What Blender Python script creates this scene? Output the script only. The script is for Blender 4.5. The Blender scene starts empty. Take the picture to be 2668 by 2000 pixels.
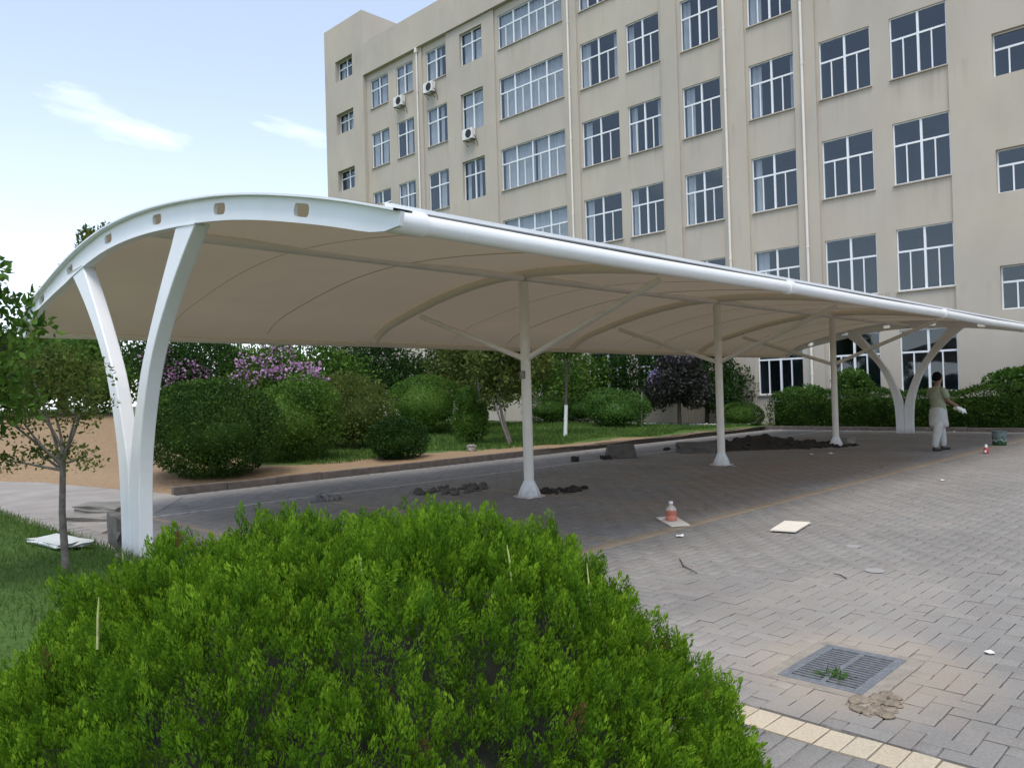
import bpy, bmesh, math, random
import numpy as np
from mathutils import Vector, Matrix

sc = bpy.context.scene
COL = sc.collection
rad = math.radians

# ---------------------------------------------------------------- camera
cd = bpy.data.cameras.new('camera')
cam = bpy.data.objects.new('camera', cd)
COL.objects.link(cam)
F = Vector((0.71233909, 0.70171611, 0.01294302))
RT = Vector((0.70175294, -0.71185141, -0.028467))
UP = RT.cross(F)
cam.matrix_world = Matrix((
    (RT.x, UP.x, -F.x, 0.0),
    (RT.y, UP.y, -F.y, 0.0),
    (RT.z, UP.z, -F.z, 1.57),
    (0, 0, 0, 1)))
cd.sensor_width = 36.0
cd.lens = 2051.6 / 2668.0 * 36.0
cd.clip_start = 0.05
cd.clip_end = 3000
sc.camera = cam

# ---------------------------------------------------------------- world, sun, exposure
SUN_EL, SUN_AZ = 66.0, 232.0        # azimuth clockwise from +Y
w = bpy.data.worlds.new('World')
sc.world = w
w.use_nodes = True
nt = w.node_tree
for n in list(nt.nodes):
    nt.nodes.remove(n)
N = nt.nodes.new
out = N('ShaderNodeOutputWorld'); bg = N('ShaderNodeBackground')
sky = N('ShaderNodeTexSky')
sky.sky_type = 'NISHITA'
sky.sun_disc = False
sky.sun_elevation = rad(SUN_EL)
sky.sun_rotation = rad(SUN_AZ)
sky.air_density = 1.0; sky.dust_density = 0.6; sky.ozone_density = 1.6
tc = N('ShaderNodeTexCoord')
sep = N('ShaderNodeSeparateXYZ')
nt.links.new(tc.outputs['Generated'], sep.inputs[0])
# project the view direction on a flat cloud deck so that clouds flatten to the horizon
zc = N('ShaderNodeMath'); zc.operation = 'MAXIMUM'; zc.inputs[1].default_value = 0.0
nt.links.new(sep.outputs['Z'], zc.inputs[0])
za = N('ShaderNodeMath'); za.operation = 'ADD'; za.inputs[1].default_value = 0.16
nt.links.new(zc.outputs[0], za.inputs[0])
dx = N('ShaderNodeMath'); dx.operation = 'DIVIDE'
dy = N('ShaderNodeMath'); dy.operation = 'DIVIDE'
nt.links.new(sep.outputs['X'], dx.inputs[0]); nt.links.new(za.outputs[0], dx.inputs[1])
nt.links.new(sep.outputs['Y'], dy.inputs[0]); nt.links.new(za.outputs[0], dy.inputs[1])
cmb = N('ShaderNodeCombineXYZ')
nt.links.new(dx.outputs[0], cmb.inputs[0]); nt.links.new(dy.outputs[0], cmb.inputs[1])
nz = N('ShaderNodeTexNoise'); nz.inputs['Scale'].default_value = 1.3
nz.inputs['Detail'].default_value = 8; nz.inputs['Roughness'].default_value = 0.56
nz.inputs['Distortion'].default_value = 0.35
mpc = N('ShaderNodeMapping'); mpc.inputs['Location'].default_value = (3.7, 1.9, 0.0); mpc.inputs['Rotation'].default_value = (0, 0, rad(40)); mpc.inputs['Scale'].default_value = (0.8, 1.7, 1)
nt.links.new(cmb.outputs[0], mpc.inputs[0]); nt.links.new(mpc.outputs[0], nz.inputs['Vector'])
cr = N('ShaderNodeValToRGB')
cr.color_ramp.elements[0].position = 0.50; cr.color_ramp.elements[0].color = (0, 0, 0, 1)
cr.color_ramp.elements[1].position = 0.82; cr.color_ramp.elements[1].color = (1, 1, 1, 1)
nt.links.new(nz.outputs[0], cr.inputs[0])
# pale veil that thickens towards the horizon
hz = N('ShaderNodeMath'); hz.operation = 'SUBTRACT'; hz.inputs[0].default_value = 1.0
nt.links.new(zc.outputs[0], hz.inputs[1])
hp = N('ShaderNodeMath'); hp.operation = 'POWER'; hp.inputs[1].default_value = 6.0
nt.links.new(hz.outputs[0], hp.inputs[0])
hm = N('ShaderNodeMath'); hm.operation = 'MULTIPLY_ADD'; hm.inputs[1].default_value = 0.58; hm.inputs[2].default_value = 0.20
nt.links.new(hp.outputs[0], hm.inputs[0])
mxf = N('ShaderNodeMath'); mxf.operation = 'MAXIMUM'
nt.links.new(cr.outputs[0], mxf.inputs[0]); nt.links.new(hm.outputs[0], mxf.inputs[1])
mix = N('ShaderNodeMix'); mix.data_type = 'RGBA'
nt.links.new(mxf.outputs[0], mix.inputs['Factor'])
nt.links.new(sky.outputs[0], mix.inputs[6])
mix.inputs[7].default_value = (8.8, 9.3, 9.9, 1)
nt.links.new(mix.outputs[2], bg.inputs['Color'])
bg.inputs['Strength'].default_value = 0.13
nt.links.new(bg.outputs[0], out.inputs[0])

sl = bpy.data.lights.new('sun', 'SUN')
sl.energy = 1.7
sl.angle = rad(28)
sl.color = (1.0, 0.95, 0.87)
sun = bpy.data.objects.new('sun', sl)
COL.objects.link(sun)
sd = Vector((math.sin(rad(SUN_AZ)) * math.cos(rad(SUN_EL)), math.cos(rad(SUN_AZ)) * math.cos(rad(SUN_EL)), math.sin(rad(SUN_EL))))
sun.rotation_euler = sd.to_track_quat('Z', 'Y').to_euler()
sun.location = (0, 0, 60)

sc.view_settings.view_transform = 'Standard'
sc.view_settings.look = 'None'
sc.view_settings.exposure = 0.66
sc.view_settings.gamma = 1.0
sc.view_settings.use_curve_mapping = False
sc.cycles.max_bounces = 7
sc.cycles.diffuse_bounces = 4
sc.cycles.transparent_max_bounces = 10
sc.cycles.caustics_reflective = False
sc.cycles.caustics_refractive = False

# ---------------------------------------------------------------- helpers: objects
def link(o, parent=None):
    COL.objects.link(o)
    if parent is not None:
        o.parent = parent
    return o

def tag(o, label=None, cat=None, group=None, kind=None):
    if label: o['label'] = label
    if cat: o['category'] = cat
    if group: o['group'] = group
    if kind: o['kind'] = kind
    return o

def thing(name, label, cat, loc=(0, 0, 0), rz=0.0, group=None):
    o = bpy.data.objects.new(name, None)
    o.empty_display_size = 0.2
    link(o)
    o.location = loc
    o.rotation_euler = (0, 0, rz)
    return tag(o, label, cat, group)

def base_of(parent):
    v = Vector((0, 0, 0))
    while parent is not None:
        v += parent.location
        parent = parent.parent
    return v

class MB:
    """collects geometry; build() links it as one mesh object"""
    def __init__(s):
        s.v = []; s.f = []
    def add(s, verts, faces):
        o = len(s.v)
        s.v.extend([tuple(p) for p in verts])
        s.f.extend([tuple(i + o for i in f) for f in faces])
        return s
    def box(s, x0, x1, y0, y1, z0, z1):
        return s.add([(x0, y0, z0), (x1, y0, z0), (x1, y1, z0), (x0, y1, z0), (x0, y0, z1), (x1, y0, z1), (x1, y1, z1), (x0, y1, z1)],
                     [(0, 3, 2, 1), (4, 5, 6, 7), (0, 1, 5, 4), (1, 2, 6, 5), (2, 3, 7, 6), (3, 0, 4, 7)])
    def quad(s, a, b, c, d):
        return s.add([a, b, c, d], [(0, 1, 2, 3)])
    def tube(s, pts, r, n=8, cap=True):
        pts = [Vector(p) for p in pts]
        if not hasattr(r, '__len__'): r = [r] * len(pts)
        o = len(s.v)
        t0 = (pts[1] - pts[0]).normalized()
        ref = Vector((0, 0, 1)) if abs(t0.z) < 0.9 else Vector((1, 0, 0))
        a = t0.cross(ref).normalized()
        for i, p in enumerate(pts):
            if i == 0: t = pts[1] - pts[0]
            elif i == len(pts) - 1: t = pts[-1] - pts[-2]
            else: t = pts[i + 1] - pts[i - 1]
            t.normalize()
            a = (a - t * a.dot(t)).normalized()
            b = t.cross(a)
            for k in range(n):
                an = 2 * math.pi * k / n
                s.v.append(tuple(p + (a * math.cos(an) + b * math.sin(an)) * r[i]))
        for i in range(len(pts) - 1):
            for k in range(n):
                k2 = (k + 1) % n
                s.f.append((o + i * n + k, o + i * n + k2, o + (i + 1) * n + k2, o + (i + 1) * n + k))
        if cap:
            s.f.append(tuple(o + k for k in reversed(range(n))))
            s.f.append(tuple(o + (len(pts) - 1) * n + k for k in range(n)))
        return s
    def lathe(s, prof, c=(0, 0, 0), n=16):
        o = len(s.v); m = len(prof)
        for r, z in prof:
            for k in range(n):
                an = 2 * math.pi * k / n
                s.v.append((c[0] + r * math.cos(an), c[1] + r * math.sin(an), c[2] + z))
        for i in range(m - 1):
            for k in range(n):
                k2 = (k + 1) % n
                s.f.append((o + i * n + k, o + i * n + k2, o + (i + 1) * n + k2, o + (i + 1) * n + k))
        s.f.append(tuple(o + k for k in reversed(range(n))))
        s.f.append(tuple(o + (m - 1) * n + k for k in range(n)))
        return s
    def mesh(s, name, off=(0, 0, 0)):
        me = bpy.data.meshes.new(name)
        ox, oy, oz = off
        me.from_pydata([(x - ox, y - oy, z - oz) for x, y, z in s.v], [], s.f)
        me.update()
        return me
    def build(s, name, mat, parent=None, smooth=False, local=False, bevel=0.0):
        off = (0, 0, 0) if local else base_of(parent)
        me = s.mesh(name, off)
        if mat is not None: me.materials.append(mat)
        o = bpy.data.objects.new(name, me)
        link(o, parent)
        if smooth: shade_smooth(me)
        if bevel:
            b = o.modifiers.new('bevel', 'BEVEL'); b.width = bevel; b.segments = 2; b.limit_method = 'ANGLE'; b.angle_limit = rad(40)
        return o

def shade_smooth(me, ang=45):
    me.polygons.foreach_set('use_smooth', [True] * len(me.polygons))
    try: me.set_sharp_from_angle(angle=rad(ang))
    except Exception: pass

def np_mesh(name, V, quads=None, tris=None, mat=None, parent=None, smooth=False, off=None):
    me = bpy.data.meshes.new(name)
    V = np.asarray(V, dtype=np.float64)
    if off is None: off = base_of(parent)
    V = V - np.array(off)
    nq = 0 if quads is None else len(quads)
    ntr = 0 if tris is None else len(tris)
    me.vertices.add(len(V)); me.vertices.foreach_set('co', V.astype(np.float32).ravel())
    idx = []; st = []
    if nq: idx.append(np.asarray(quads).ravel())
    if ntr: idx.append(np.asarray(tris).ravel())
    idx = np.concatenate(idx).astype(np.int32)
    tot = np.concatenate([np.full(nq, 4), np.full(ntr, 3)]).astype(np.int32)
    st = np.concatenate([[0], np.cumsum(tot)[:-1]]).astype(np.int32)
    me.loops.add(len(idx)); me.loops.foreach_set('vertex_index', idx)
    me.polygons.add(nq + ntr); me.polygons.foreach_set('loop_start', st)
    try: me.polygons.foreach_set('loop_total', tot)
    except Exception: pass
    me.update(calc_edges=True)
    if mat is not None: me.materials.append(mat)
    if smooth: me.polygons.foreach_set('use_smooth', np.ones(nq + ntr, dtype=bool))
    o = bpy.data.objects.new(name, me)
    link(o, parent)
    return o

# ---------------------------------------------------------------- helpers: materials
def mat_new(name):
    m = bpy.data.materials.new(name); m.use_nodes = True
    nt = m.node_tree
    b = nt.nodes['Principled BSDF']
    return m, nt, b

def lk(nt, a, b): nt.links.new(a, b)

def mat_plain(name, col, rough=0.5, metal=0.0, noise=0.0, nscale=8.0, bump=0.0, bscale=60.0, spec=0.5):
    m, nt, b = mat_new(name)
    b.inputs['Roughness'].default_value = rough
    b.inputs['Metallic'].default_value = metal
    b.inputs['Specular IOR Level'].default_value = spec
    b.inputs['Base Color'].default_value = (*col, 1)
    if noise or bump:
        g = nt.nodes.new('ShaderNodeNewGeometry')
    if noise:
        t = nt.nodes.new('ShaderNodeTexNoise'); t.inputs['Scale'].default_value = nscale; t.inputs['Detail'].default_value = 6
        lk(nt, g.outputs['Position'], t.inputs['Vector'])
        r = nt.nodes.new('ShaderNodeMapRange'); r.inputs[1].default_value = 0.3; r.inputs[2].default_value = 0.7
        r.inputs[3].default_value = 1 - noise; r.inputs[4].default_value = 1 + noise
        lk(nt, t.outputs[0], r.inputs[0])
        h = nt.nodes.new('ShaderNodeHueSaturation'); h.inputs['Color'].default_value = (*col, 1)
        lk(nt, r.outputs[0], h.inputs['Value']); lk(nt, h.outputs[0], b.inputs['Base Color'])
    if bump:
        t2 = nt.nodes.new('ShaderNodeTexNoise'); t2.inputs['Scale'].default_value = bscale; t2.inputs['Detail'].default_value = 5
        lk(nt, g.outputs['Position'], t2.inputs['Vector'])
        bp = nt.nodes.new('ShaderNodeBump'); bp.inputs['Strength'].default_value = bump; bp.inputs['Distance'].default_value = 0.02
        lk(nt, t2.outputs[0], bp.inputs['Height']); lk(nt, bp.outputs[0], b.inputs['Normal'])
    return m

def mat_leaf(name, cols, rough=0.55, trans=0.35, tcol=None, spec=0.25):
    """leaf colours vary from leaf to leaf (random per island)"""
    m, nt, b = mat_new(name)
    g = nt.nodes.new('ShaderNodeNewGeometry')
    r = nt.nodes.new('ShaderNodeValToRGB')
    els = r.color_ramp.elements
    while len(els) < len(cols): els.new(0.5)
    for i, c in enumerate(cols):
        els[i].position = i / (len(cols) - 1); els[i].color = (*c, 1)
    n = nt.nodes.new('ShaderNodeTexNoise'); n.inputs['Scale'].default_value = 2.2; n.inputs['Detail'].default_value = 3
    lk(nt, g.outputs['Position'], n.inputs['Vector'])
    ad = nt.nodes.new('ShaderNodeMath'); ad.operation = 'MULTIPLY_ADD'; ad.inputs[1].default_value = 0.62
    mm = nt.nodes.new('ShaderNodeMath'); mm.operation = 'MULTIPLY_ADD'; mm.inputs[1].default_value = 1.5; mm.inputs[2].default_value = -0.56
    lk(nt, n.outputs[0], mm.inputs[0]); lk(nt, g.outputs['Random Per Island'], ad.inputs[0]); lk(nt, mm.outputs[0], ad.inputs[2])
    lk(nt, ad.outputs[0], r.inputs[0])
    lk(nt, r.outputs[0], b.inputs['Base Color'])
    b.inputs['Roughness'].default_value = rough
    b.inputs['Specular IOR Level'].default_value = spec
    if trans:
        t = nt.nodes.new('ShaderNodeBsdfTranslucent')
        hs = nt.nodes.new('ShaderNodeHueSaturation'); hs.inputs['Value'].default_value = 1.3; hs.inputs['Hue'].default_value = 0.485
        lk(nt, r.outputs[0], hs.inputs['Color']); lk(nt, hs.outputs[0], t.inputs[0])
        mx = nt.nodes.new('ShaderNodeMixShader'); mx.inputs[0].default_value = trans
        o = nt.nodes['Material Output']
        lk(nt, b.outputs[0], mx.inputs[1]); lk(nt, t.outputs[0], mx.inputs[2]); lk(nt, mx.outputs[0], o.inputs[0])
    return m

M = {}
M['white'] = mat_plain('white_paint', (0.80, 0.81, 0.83), 0.38, noise=0.03, nscale=3)
def grime(m, h=0.32):
    """splashed dirt on the foot of a painted post"""
    nt = m.node_tree; b = nt.nodes['Principled BSDF']; src = b.inputs['Base Color'].links[0].from_socket
    g = nt.nodes.new('ShaderNodeNewGeometry'); sp = nt.nodes.new('ShaderNodeSeparateXYZ'); lk(nt, g.outputs['Position'], sp.inputs[0])
    t = nt.nodes.new('ShaderNodeTexNoise'); t.inputs['Scale'].default_value = 11; t.inputs['Detail'].default_value = 7; lk(nt, g.outputs['Position'], t.inputs['Vector'])
    a = nt.nodes.new('ShaderNodeMath'); a.operation = 'MULTIPLY_ADD'; lk(nt, sp.outputs[2], a.inputs[0]); a.inputs[1].default_value = 1 / h; lk(nt, t.outputs[0], a.inputs[2])
    r = nt.nodes.new('ShaderNodeMapRange'); r.inputs[1].default_value = 0.45; r.inputs[2].default_value = 1.05; r.inputs[3].default_value = 0.6; r.inputs[4].default_value = 0.0
    lk(nt, a.outputs[0], r.inputs[0])
    mx = nt.nodes.new('ShaderNodeMix'); mx.data_type = 'RGBA'; lk(nt, r.outputs[0], mx.inputs['Factor']); lk(nt, src, mx.inputs[6]); mx.inputs[7].default_value = (0.36, 0.32, 0.27, 1)
    lk(nt, mx.outputs[2], b.inputs['Base Color'])
grime(M['white'])
M['white2'] = mat_plain('white_tube', (0.82, 0.82, 0.81), 0.3, noise=0.03, nscale=3)
M['steel_off'] = mat_plain('offwhite_steel', (0.80, 0.76, 0.70), 0.5, noise=0.05, nscale=4)
M['frame'] = mat_plain('window_white', (0.80, 0.82, 0.84), 0.4)
M['pipe'] = mat_plain('downpipe', (0.74, 0.70, 0.63), 0.45, noise=0.05, nscale=1.5)
M['dark'] = mat_plain('dark', (0.02, 0.02, 0.022), 0.6)
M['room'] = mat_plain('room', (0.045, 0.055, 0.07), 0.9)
M['rubber'] = mat_plain('rubber', (0.05, 0.05, 0.055), 0.6)
M['bark'] = mat_plain('bark', (0.085, 0.07, 0.055), 0.9, noise=0.3, nscale=25, bump=0.5, bscale=90)
M['bark_grey'] = mat_plain('bark_grey', (0.16, 0.14, 0.12), 0.9, noise=0.3, nscale=20, bump=0.5, bscale=80)
M['lime'] = mat_plain('limewash', (0.68, 0.70, 0.68), 0.85, noise=0.1, nscale=20)
M['concrete'] = mat_plain('concrete', (0.27, 0.25, 0.225), 0.9, noise=0.18, nscale=3.5, bump=0.35, bscale=45)
M['conc_dark'] = mat_plain('concrete_dark', (0.115, 0.105, 0.095), 0.9, noise=0.25, nscale=6, bump=0.5, bscale=35)
M['kerb'] = mat_plain('kerb_concrete', (0.125, 0.105, 0.095), 0.9, noise=0.25, nscale=7, bump=0.4, bscale=40)
M['soil'] = mat_plain('soil', (0.035, 0.028, 0.024), 0.95, noise=0.35, nscale=9, bump=0.8, bscale=40)
M['gravel'] = mat_plain('grey_gravel', (0.26, 0.25, 0.25), 0.95, noise=0.3, nscale=60, bump=0.9, bscale=120)
M['board'] = mat_plain('board', (0.76, 0.70, 0.60), 0.7, noise=0.04, nscale=6)
M['foam'] = mat_plain('white_slab', (0.56, 0.58, 0.57), 0.8, noise=0.08, nscale=12, bump=0.5, bscale=60)
M['iron'] = mat_plain('cast_iron', (0.20, 0.21, 0.225), 0.55, metal=0.3, noise=0.2, nscale=30, bump=0.3, bscale=120)
M['paper'] = mat_plain('paper', (0.82, 0.82, 0.80), 0.8)
M['straw'] = mat_plain('straw', (0.33, 0.36, 0.13), 0.7, noise=0.3, nscale=40)

# facade render: beige, faint weathering below the sills, streaks
def mat_facade():
    m, nt, b = mat_new('beige_render')
    g = nt.nodes.new('ShaderNodeNewGeometry')
    mp = nt.nodes.new('ShaderNodeMapping'); mp.inputs['Scale'].default_value = (0.5, 0.5, 0.25)
    lk(nt, g.outputs['Position'], mp.inputs[0])
    t = nt.nodes.new('ShaderNodeTexNoise'); t.inputs['Scale'].default_value = 1.6; t.inputs['Detail'].default_value = 7; t.inputs['Roughness'].default_value = 0.62
    lk(nt, mp.outputs[0], t.inputs['Vector'])
    t2 = nt.nodes.new('ShaderNodeTexNoise'); t2.inputs['Scale'].default_value = 0.22; t2.inputs['Detail'].default_value = 4
    lk(nt, g.outputs['Position'], t2.inputs['Vector'])
    r = nt.nodes.new('ShaderNodeValToRGB')
    r.color_ramp.elements[0].position = 0.30; r.color_ramp.elements[0].color = (0.462, 0.413, 0.345, 1)
    r.color_ramp.elements[1].position = 0.62; r.color_ramp.elements[1].color = (0.500, 0.450, 0.382, 1)
    lk(nt, t.outputs[0], r.inputs[0])
    r2 = nt.nodes.new('ShaderNodeValToRGB')
    r2.color_ramp.elements[0].position = 0.35; r2.color_ramp.elements[0].color = (0.93, 0.93, 0.94, 1)
    r2.color_ramp.elements[1].position = 0.65; r2.color_ramp.elements[1].color = (1.03, 1.02, 0.99, 1)
    lk(nt, t2.outputs[0], r2.inputs[0])
    mu = nt.nodes.new('ShaderNodeMix'); mu.data_type = 'RGBA'; mu.blend_type = 'MULTIPLY'; mu.inputs['Factor'].default_value = 1
    lk(nt, r.outputs[0], mu.inputs[6]); lk(nt, r2.outputs[0], mu.inputs[7])
    # drip streaks: thin, tall, sparse
    mp3 = nt.nodes.new('ShaderNodeMapping'); mp3.inputs['Scale'].default_value = (1, 5.0, 0.30)
    lk(nt, g.outputs['Position'], mp3.inputs[0])
    t3 = nt.nodes.new('ShaderNodeTexNoise'); t3.inputs['Scale'].default_value = 1.3; t3.inputs['Detail'].default_value = 5
    lk(nt, mp3.outputs[0], t3.inputs['Vector'])
    r3 = nt.nodes.new('ShaderNodeMapRange'); r3.inputs[1].default_value = 0.62; r3.inputs[2].default_value = 0.76; r3.inputs[3].default_value = 0; r3.inputs[4].default_value = 0.06
    lk(nt, t3.outputs[0], r3.inputs[0])
    mx = nt.nodes.new('ShaderNodeMix'); mx.data_type = 'RGBA'
    lk(nt, r3.outputs[0], mx.inputs['Factor']); lk(nt, mu.outputs[2], mx.inputs[6]); mx.inputs[7].default_value = (0.22, 0.19, 0.155, 1)
    # rain stains that start at the sill line of each storey and run down a metre
    sp = nt.nodes.new('ShaderNodeSeparateXYZ'); lk(nt, g.outputs['Position'], sp.inputs[0])
    fz = nt.nodes.new('ShaderNodeMath'); fz.operation = 'MULTIPLY_ADD'; lk(nt, sp.outputs[2], fz.inputs[0]); fz.inputs[1].default_value = 1 / 3.966; fz.inputs[2].default_value = -1.02 / 3.966 + 4
    ff = nt.nodes.new('ShaderNodeMath'); ff.operation = 'FRACT'; lk(nt, fz.outputs[0], ff.inputs[0])
    fr_ = nt.nodes.new('ShaderNodeMapRange'); fr_.inputs[1].default_value = 0.62; fr_.inputs[2].default_value = 1.0; fr_.inputs[3].default_value = 0; fr_.inputs[4].default_value = 1; lk(nt, ff.outputs[0], fr_.inputs[0])
    mp5 = nt.nodes.new('ShaderNodeMapping'); mp5.inputs['Scale'].default_value = (1, 2.6, 0.12); lk(nt, g.outputs['Position'], mp5.inputs[0])
    t5 = nt.nodes.new('ShaderNodeTexNoise'); t5.inputs['Scale'].default_value = 1.1; t5.inputs['Detail'].default_value = 6; t5.inputs['Roughness'].default_value = 0.65; lk(nt, mp5.outputs[0], t5.inputs['Vector'])
    r5 = nt.nodes.new('ShaderNodeMapRange'); r5.inputs[1].default_value = 0.53; r5.inputs[2].default_value = 0.72; r5.inputs[3].default_value = 0; r5.inputs[4].default_value = 0.42; lk(nt, t5.outputs[0], r5.inputs[0])
    m5 = nt.nodes.new('ShaderNodeMath'); m5.operation = 'MULTIPLY'; lk(nt, r5.outputs[0], m5.inputs[0]); lk(nt, fr_.outputs[0], m5.inputs[1])
    mx5 = nt.nodes.new('ShaderNodeMix'); mx5.data_type = 'RGBA'; lk(nt, m5.outputs[0], mx5.inputs['Factor']); lk(nt, mx.outputs[2], mx5.inputs[6]); mx5.inputs[7].default_value = (0.27, 0.225, 0.175, 1)
    lk(nt, mx5.outputs[2], b.inputs['Base Color'])
    b.inputs['Roughness'].default_value = 0.9; b.inputs['Specular IOR Level'].default_value = 0.2
    t4 = nt.nodes.new('ShaderNodeTexNoise'); t4.inputs['Scale'].default_value = 45; t4.inputs['Detail'].default_value = 3
    lk(nt, g.outputs['Position'], t4.inputs['Vector'])
    bp = nt.nodes.new('ShaderNodeBump'); bp.inputs['Strength'].default_value = 0.12; bp.inputs['Distance'].default_value = 0.02
    lk(nt, t4.outputs[0], bp.inputs['Height']); lk(nt, bp.outputs[0], b.inputs['Normal'])
    return m
M['facade'] = mat_facade()

def mat_glass(name, tint=(0.86, 0.89, 0.92), ior=1.85):
    m = bpy.data.materials.new(name); m.use_nodes = True
    nt = m.node_tree
    for n in list(nt.nodes):
        if n.type != 'OUTPUT_MATERIAL': nt.nodes.remove(n)
    o = nt.nodes['Material Output']
    tr = nt.nodes.new('ShaderNodeBsdfTransparent'); tr.inputs[0].default_value = (*tint, 1)
    gl = nt.nodes.new('ShaderNodeBsdfGlossy'); gl.inputs['Roughness'].default_value = 0.03; gl.inputs[0].default_value = (0.75, 0.84, 0.92, 1)
    g = nt.nodes.new('ShaderNodeNewGeometry')
    t = nt.nodes.new('ShaderNodeTexNoise'); t.inputs['Scale'].default_value = 1.1; t.inputs['Detail'].default_value = 2
    lk(nt, g.outputs['Position'], t.inputs['Vector'])
    bp = nt.nodes.new('ShaderNodeBump'); bp.inputs['Strength'].default_value = 0.06; bp.inputs['Distance'].default_value = 0.05
    lk(nt, t.outputs[0], bp.inputs['Height']); lk(nt, bp.outputs[0], gl.inputs['Normal'])
    fr = nt.nodes.new('ShaderNodeFresnel'); fr.inputs['IOR'].default_value = ior
    nb = nt.nodes.new('ShaderNodeMath'); nb.operation = 'SUBTRACT'; nb.inputs[0].default_value = 1.0; lk(nt, g.outputs['Backfacing'], nb.inputs[1])
    ff = nt.nodes.new('ShaderNodeMath'); ff.operation = 'MULTIPLY'; lk(nt, fr.outputs[0], ff.inputs[0]); lk(nt, nb.outputs[0], ff.inputs[1])
    mx = nt.nodes.new('ShaderNodeMixShader')
    lk(nt, ff.outputs[0], mx.inputs[0]); lk(nt, tr.outputs[0], mx.inputs[1]); lk(nt, gl.outputs[0], mx.inputs[2]); lk(nt, mx.outputs[0], o.inputs[0])
    return m
M['glass'] = mat_glass('window_glass')
M['curtain'] = mat_plain('curtain', (0.56, 0.55, 0.53), 0.9, noise=0.08, nscale=2)

def mat_membrane():
    m, nt, b = mat_new('membrane_fabric')
    g = nt.nodes.new('ShaderNodeNewGeometry')
    t = nt.nodes.new('ShaderNodeTexNoise'); t.inputs['Scale'].default_value = 0.8; t.inputs['Detail'].default_value = 4
    lk(nt, g.outputs['Position'], t.inputs['Vector'])
    r = nt.nodes.new('ShaderNodeValToRGB')
    r.color_ramp.elements[0].position = 0.35; r.color_ramp.elements[0].color = (0.52, 0.44, 0.345, 1)
    r.color_ramp.elements[1].position = 0.65; r.color_ramp.elements[1].color = (0.58, 0.495, 0.39, 1)
    lk(nt, t.outputs[0], r.inputs[0]); lk(nt, r.outputs[0], b.inputs['Base Color'])
    b.inputs['Roughness'].default_value = 0.6; b.inputs['Specular IOR Level'].default_value = 0.15
    tl = nt.nodes.new('ShaderNodeBsdfTranslucent'); tl.inputs[0].default_value = (0.66, 0.53, 0.37, 1)
    mx = nt.nodes.new('ShaderNodeMixShader'); mx.inputs[0].default_value = 0.12
    lk(nt, b.outputs[0], mx.inputs[1]); lk(nt, tl.outputs[0], mx.inputs[2]); lk(nt, mx.outputs[0], nt.nodes['Material Output'].inputs[0])
    return m
M['membrane'] = mat_membrane()
M['fabric_band'] = mat_plain('fabric_band', (0.82, 0.74, 0.62), 0.6, spec=0.2)

# stain / sand masks are marks of the ground itself, in world coordinates
def node_pos_mask(nt, pos, cx, cy, rx, ry, soft, ns=2.5, na=0.55):
    """blob-shaped mask with a ragged edge, 1 inside"""
    sp = nt.nodes.new('ShaderNodeSeparateXYZ'); lk(nt, pos, sp.inputs[0])
    def ax(o, c, r):
        a = nt.nodes.new('ShaderNodeMath'); a.operation = 'SUBTRACT'; lk(nt, o, a.inputs[0]); a.inputs[1].default_value = c
        d = nt.nodes.new('ShaderNodeMath'); d.operation = 'DIVIDE'; lk(nt, a.outputs[0], d.inputs[0]); d.inputs[1].default_value = r
        p = nt.nodes.new('ShaderNodeMath'); p.operation = 'MULTIPLY'; lk(nt, d.outputs[0], p.inputs[0]); lk(nt, d.outputs[0], p.inputs[1])
        return p.outputs[0]
    s = nt.nodes.new('ShaderNodeMath'); s.operation = 'ADD'; lk(nt, ax(sp.outputs[0], cx, rx), s.inputs[0]); lk(nt, ax(sp.outputs[1], cy, ry), s.inputs[1])
    n = nt.nodes.new('ShaderNodeTexNoise'); n.inputs['Scale'].default_value = ns; n.inputs['Detail'].default_value = 6; lk(nt, pos, n.inputs['Vector'])
    k = nt.nodes.new('ShaderNodeMath'); k.operation = 'MULTIPLY_ADD'; lk(nt, n.outputs[0], k.inputs[0]); k.inputs[1].default_value = 2 * na; k.inputs[2].default_value = -na
    q = nt.nodes.new('ShaderNodeMath'); q.operation = 'ADD'; lk(nt, s.outputs[0], q.inputs[0]); lk(nt, k.outputs[0], q.inputs[1])
    r = nt.nodes.new('ShaderNodeMapRange'); r.interpolation_type = 'SMOOTHSTEP'
    r.inputs[1].default_value = 1 - soft; r.inputs[2].default_value = 1 + soft; r.inputs[3].default_value = 1; r.inputs[4].default_value = 0
    lk(nt, q.outputs[0], r.inputs[0])
    return r.outputs[0]

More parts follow.
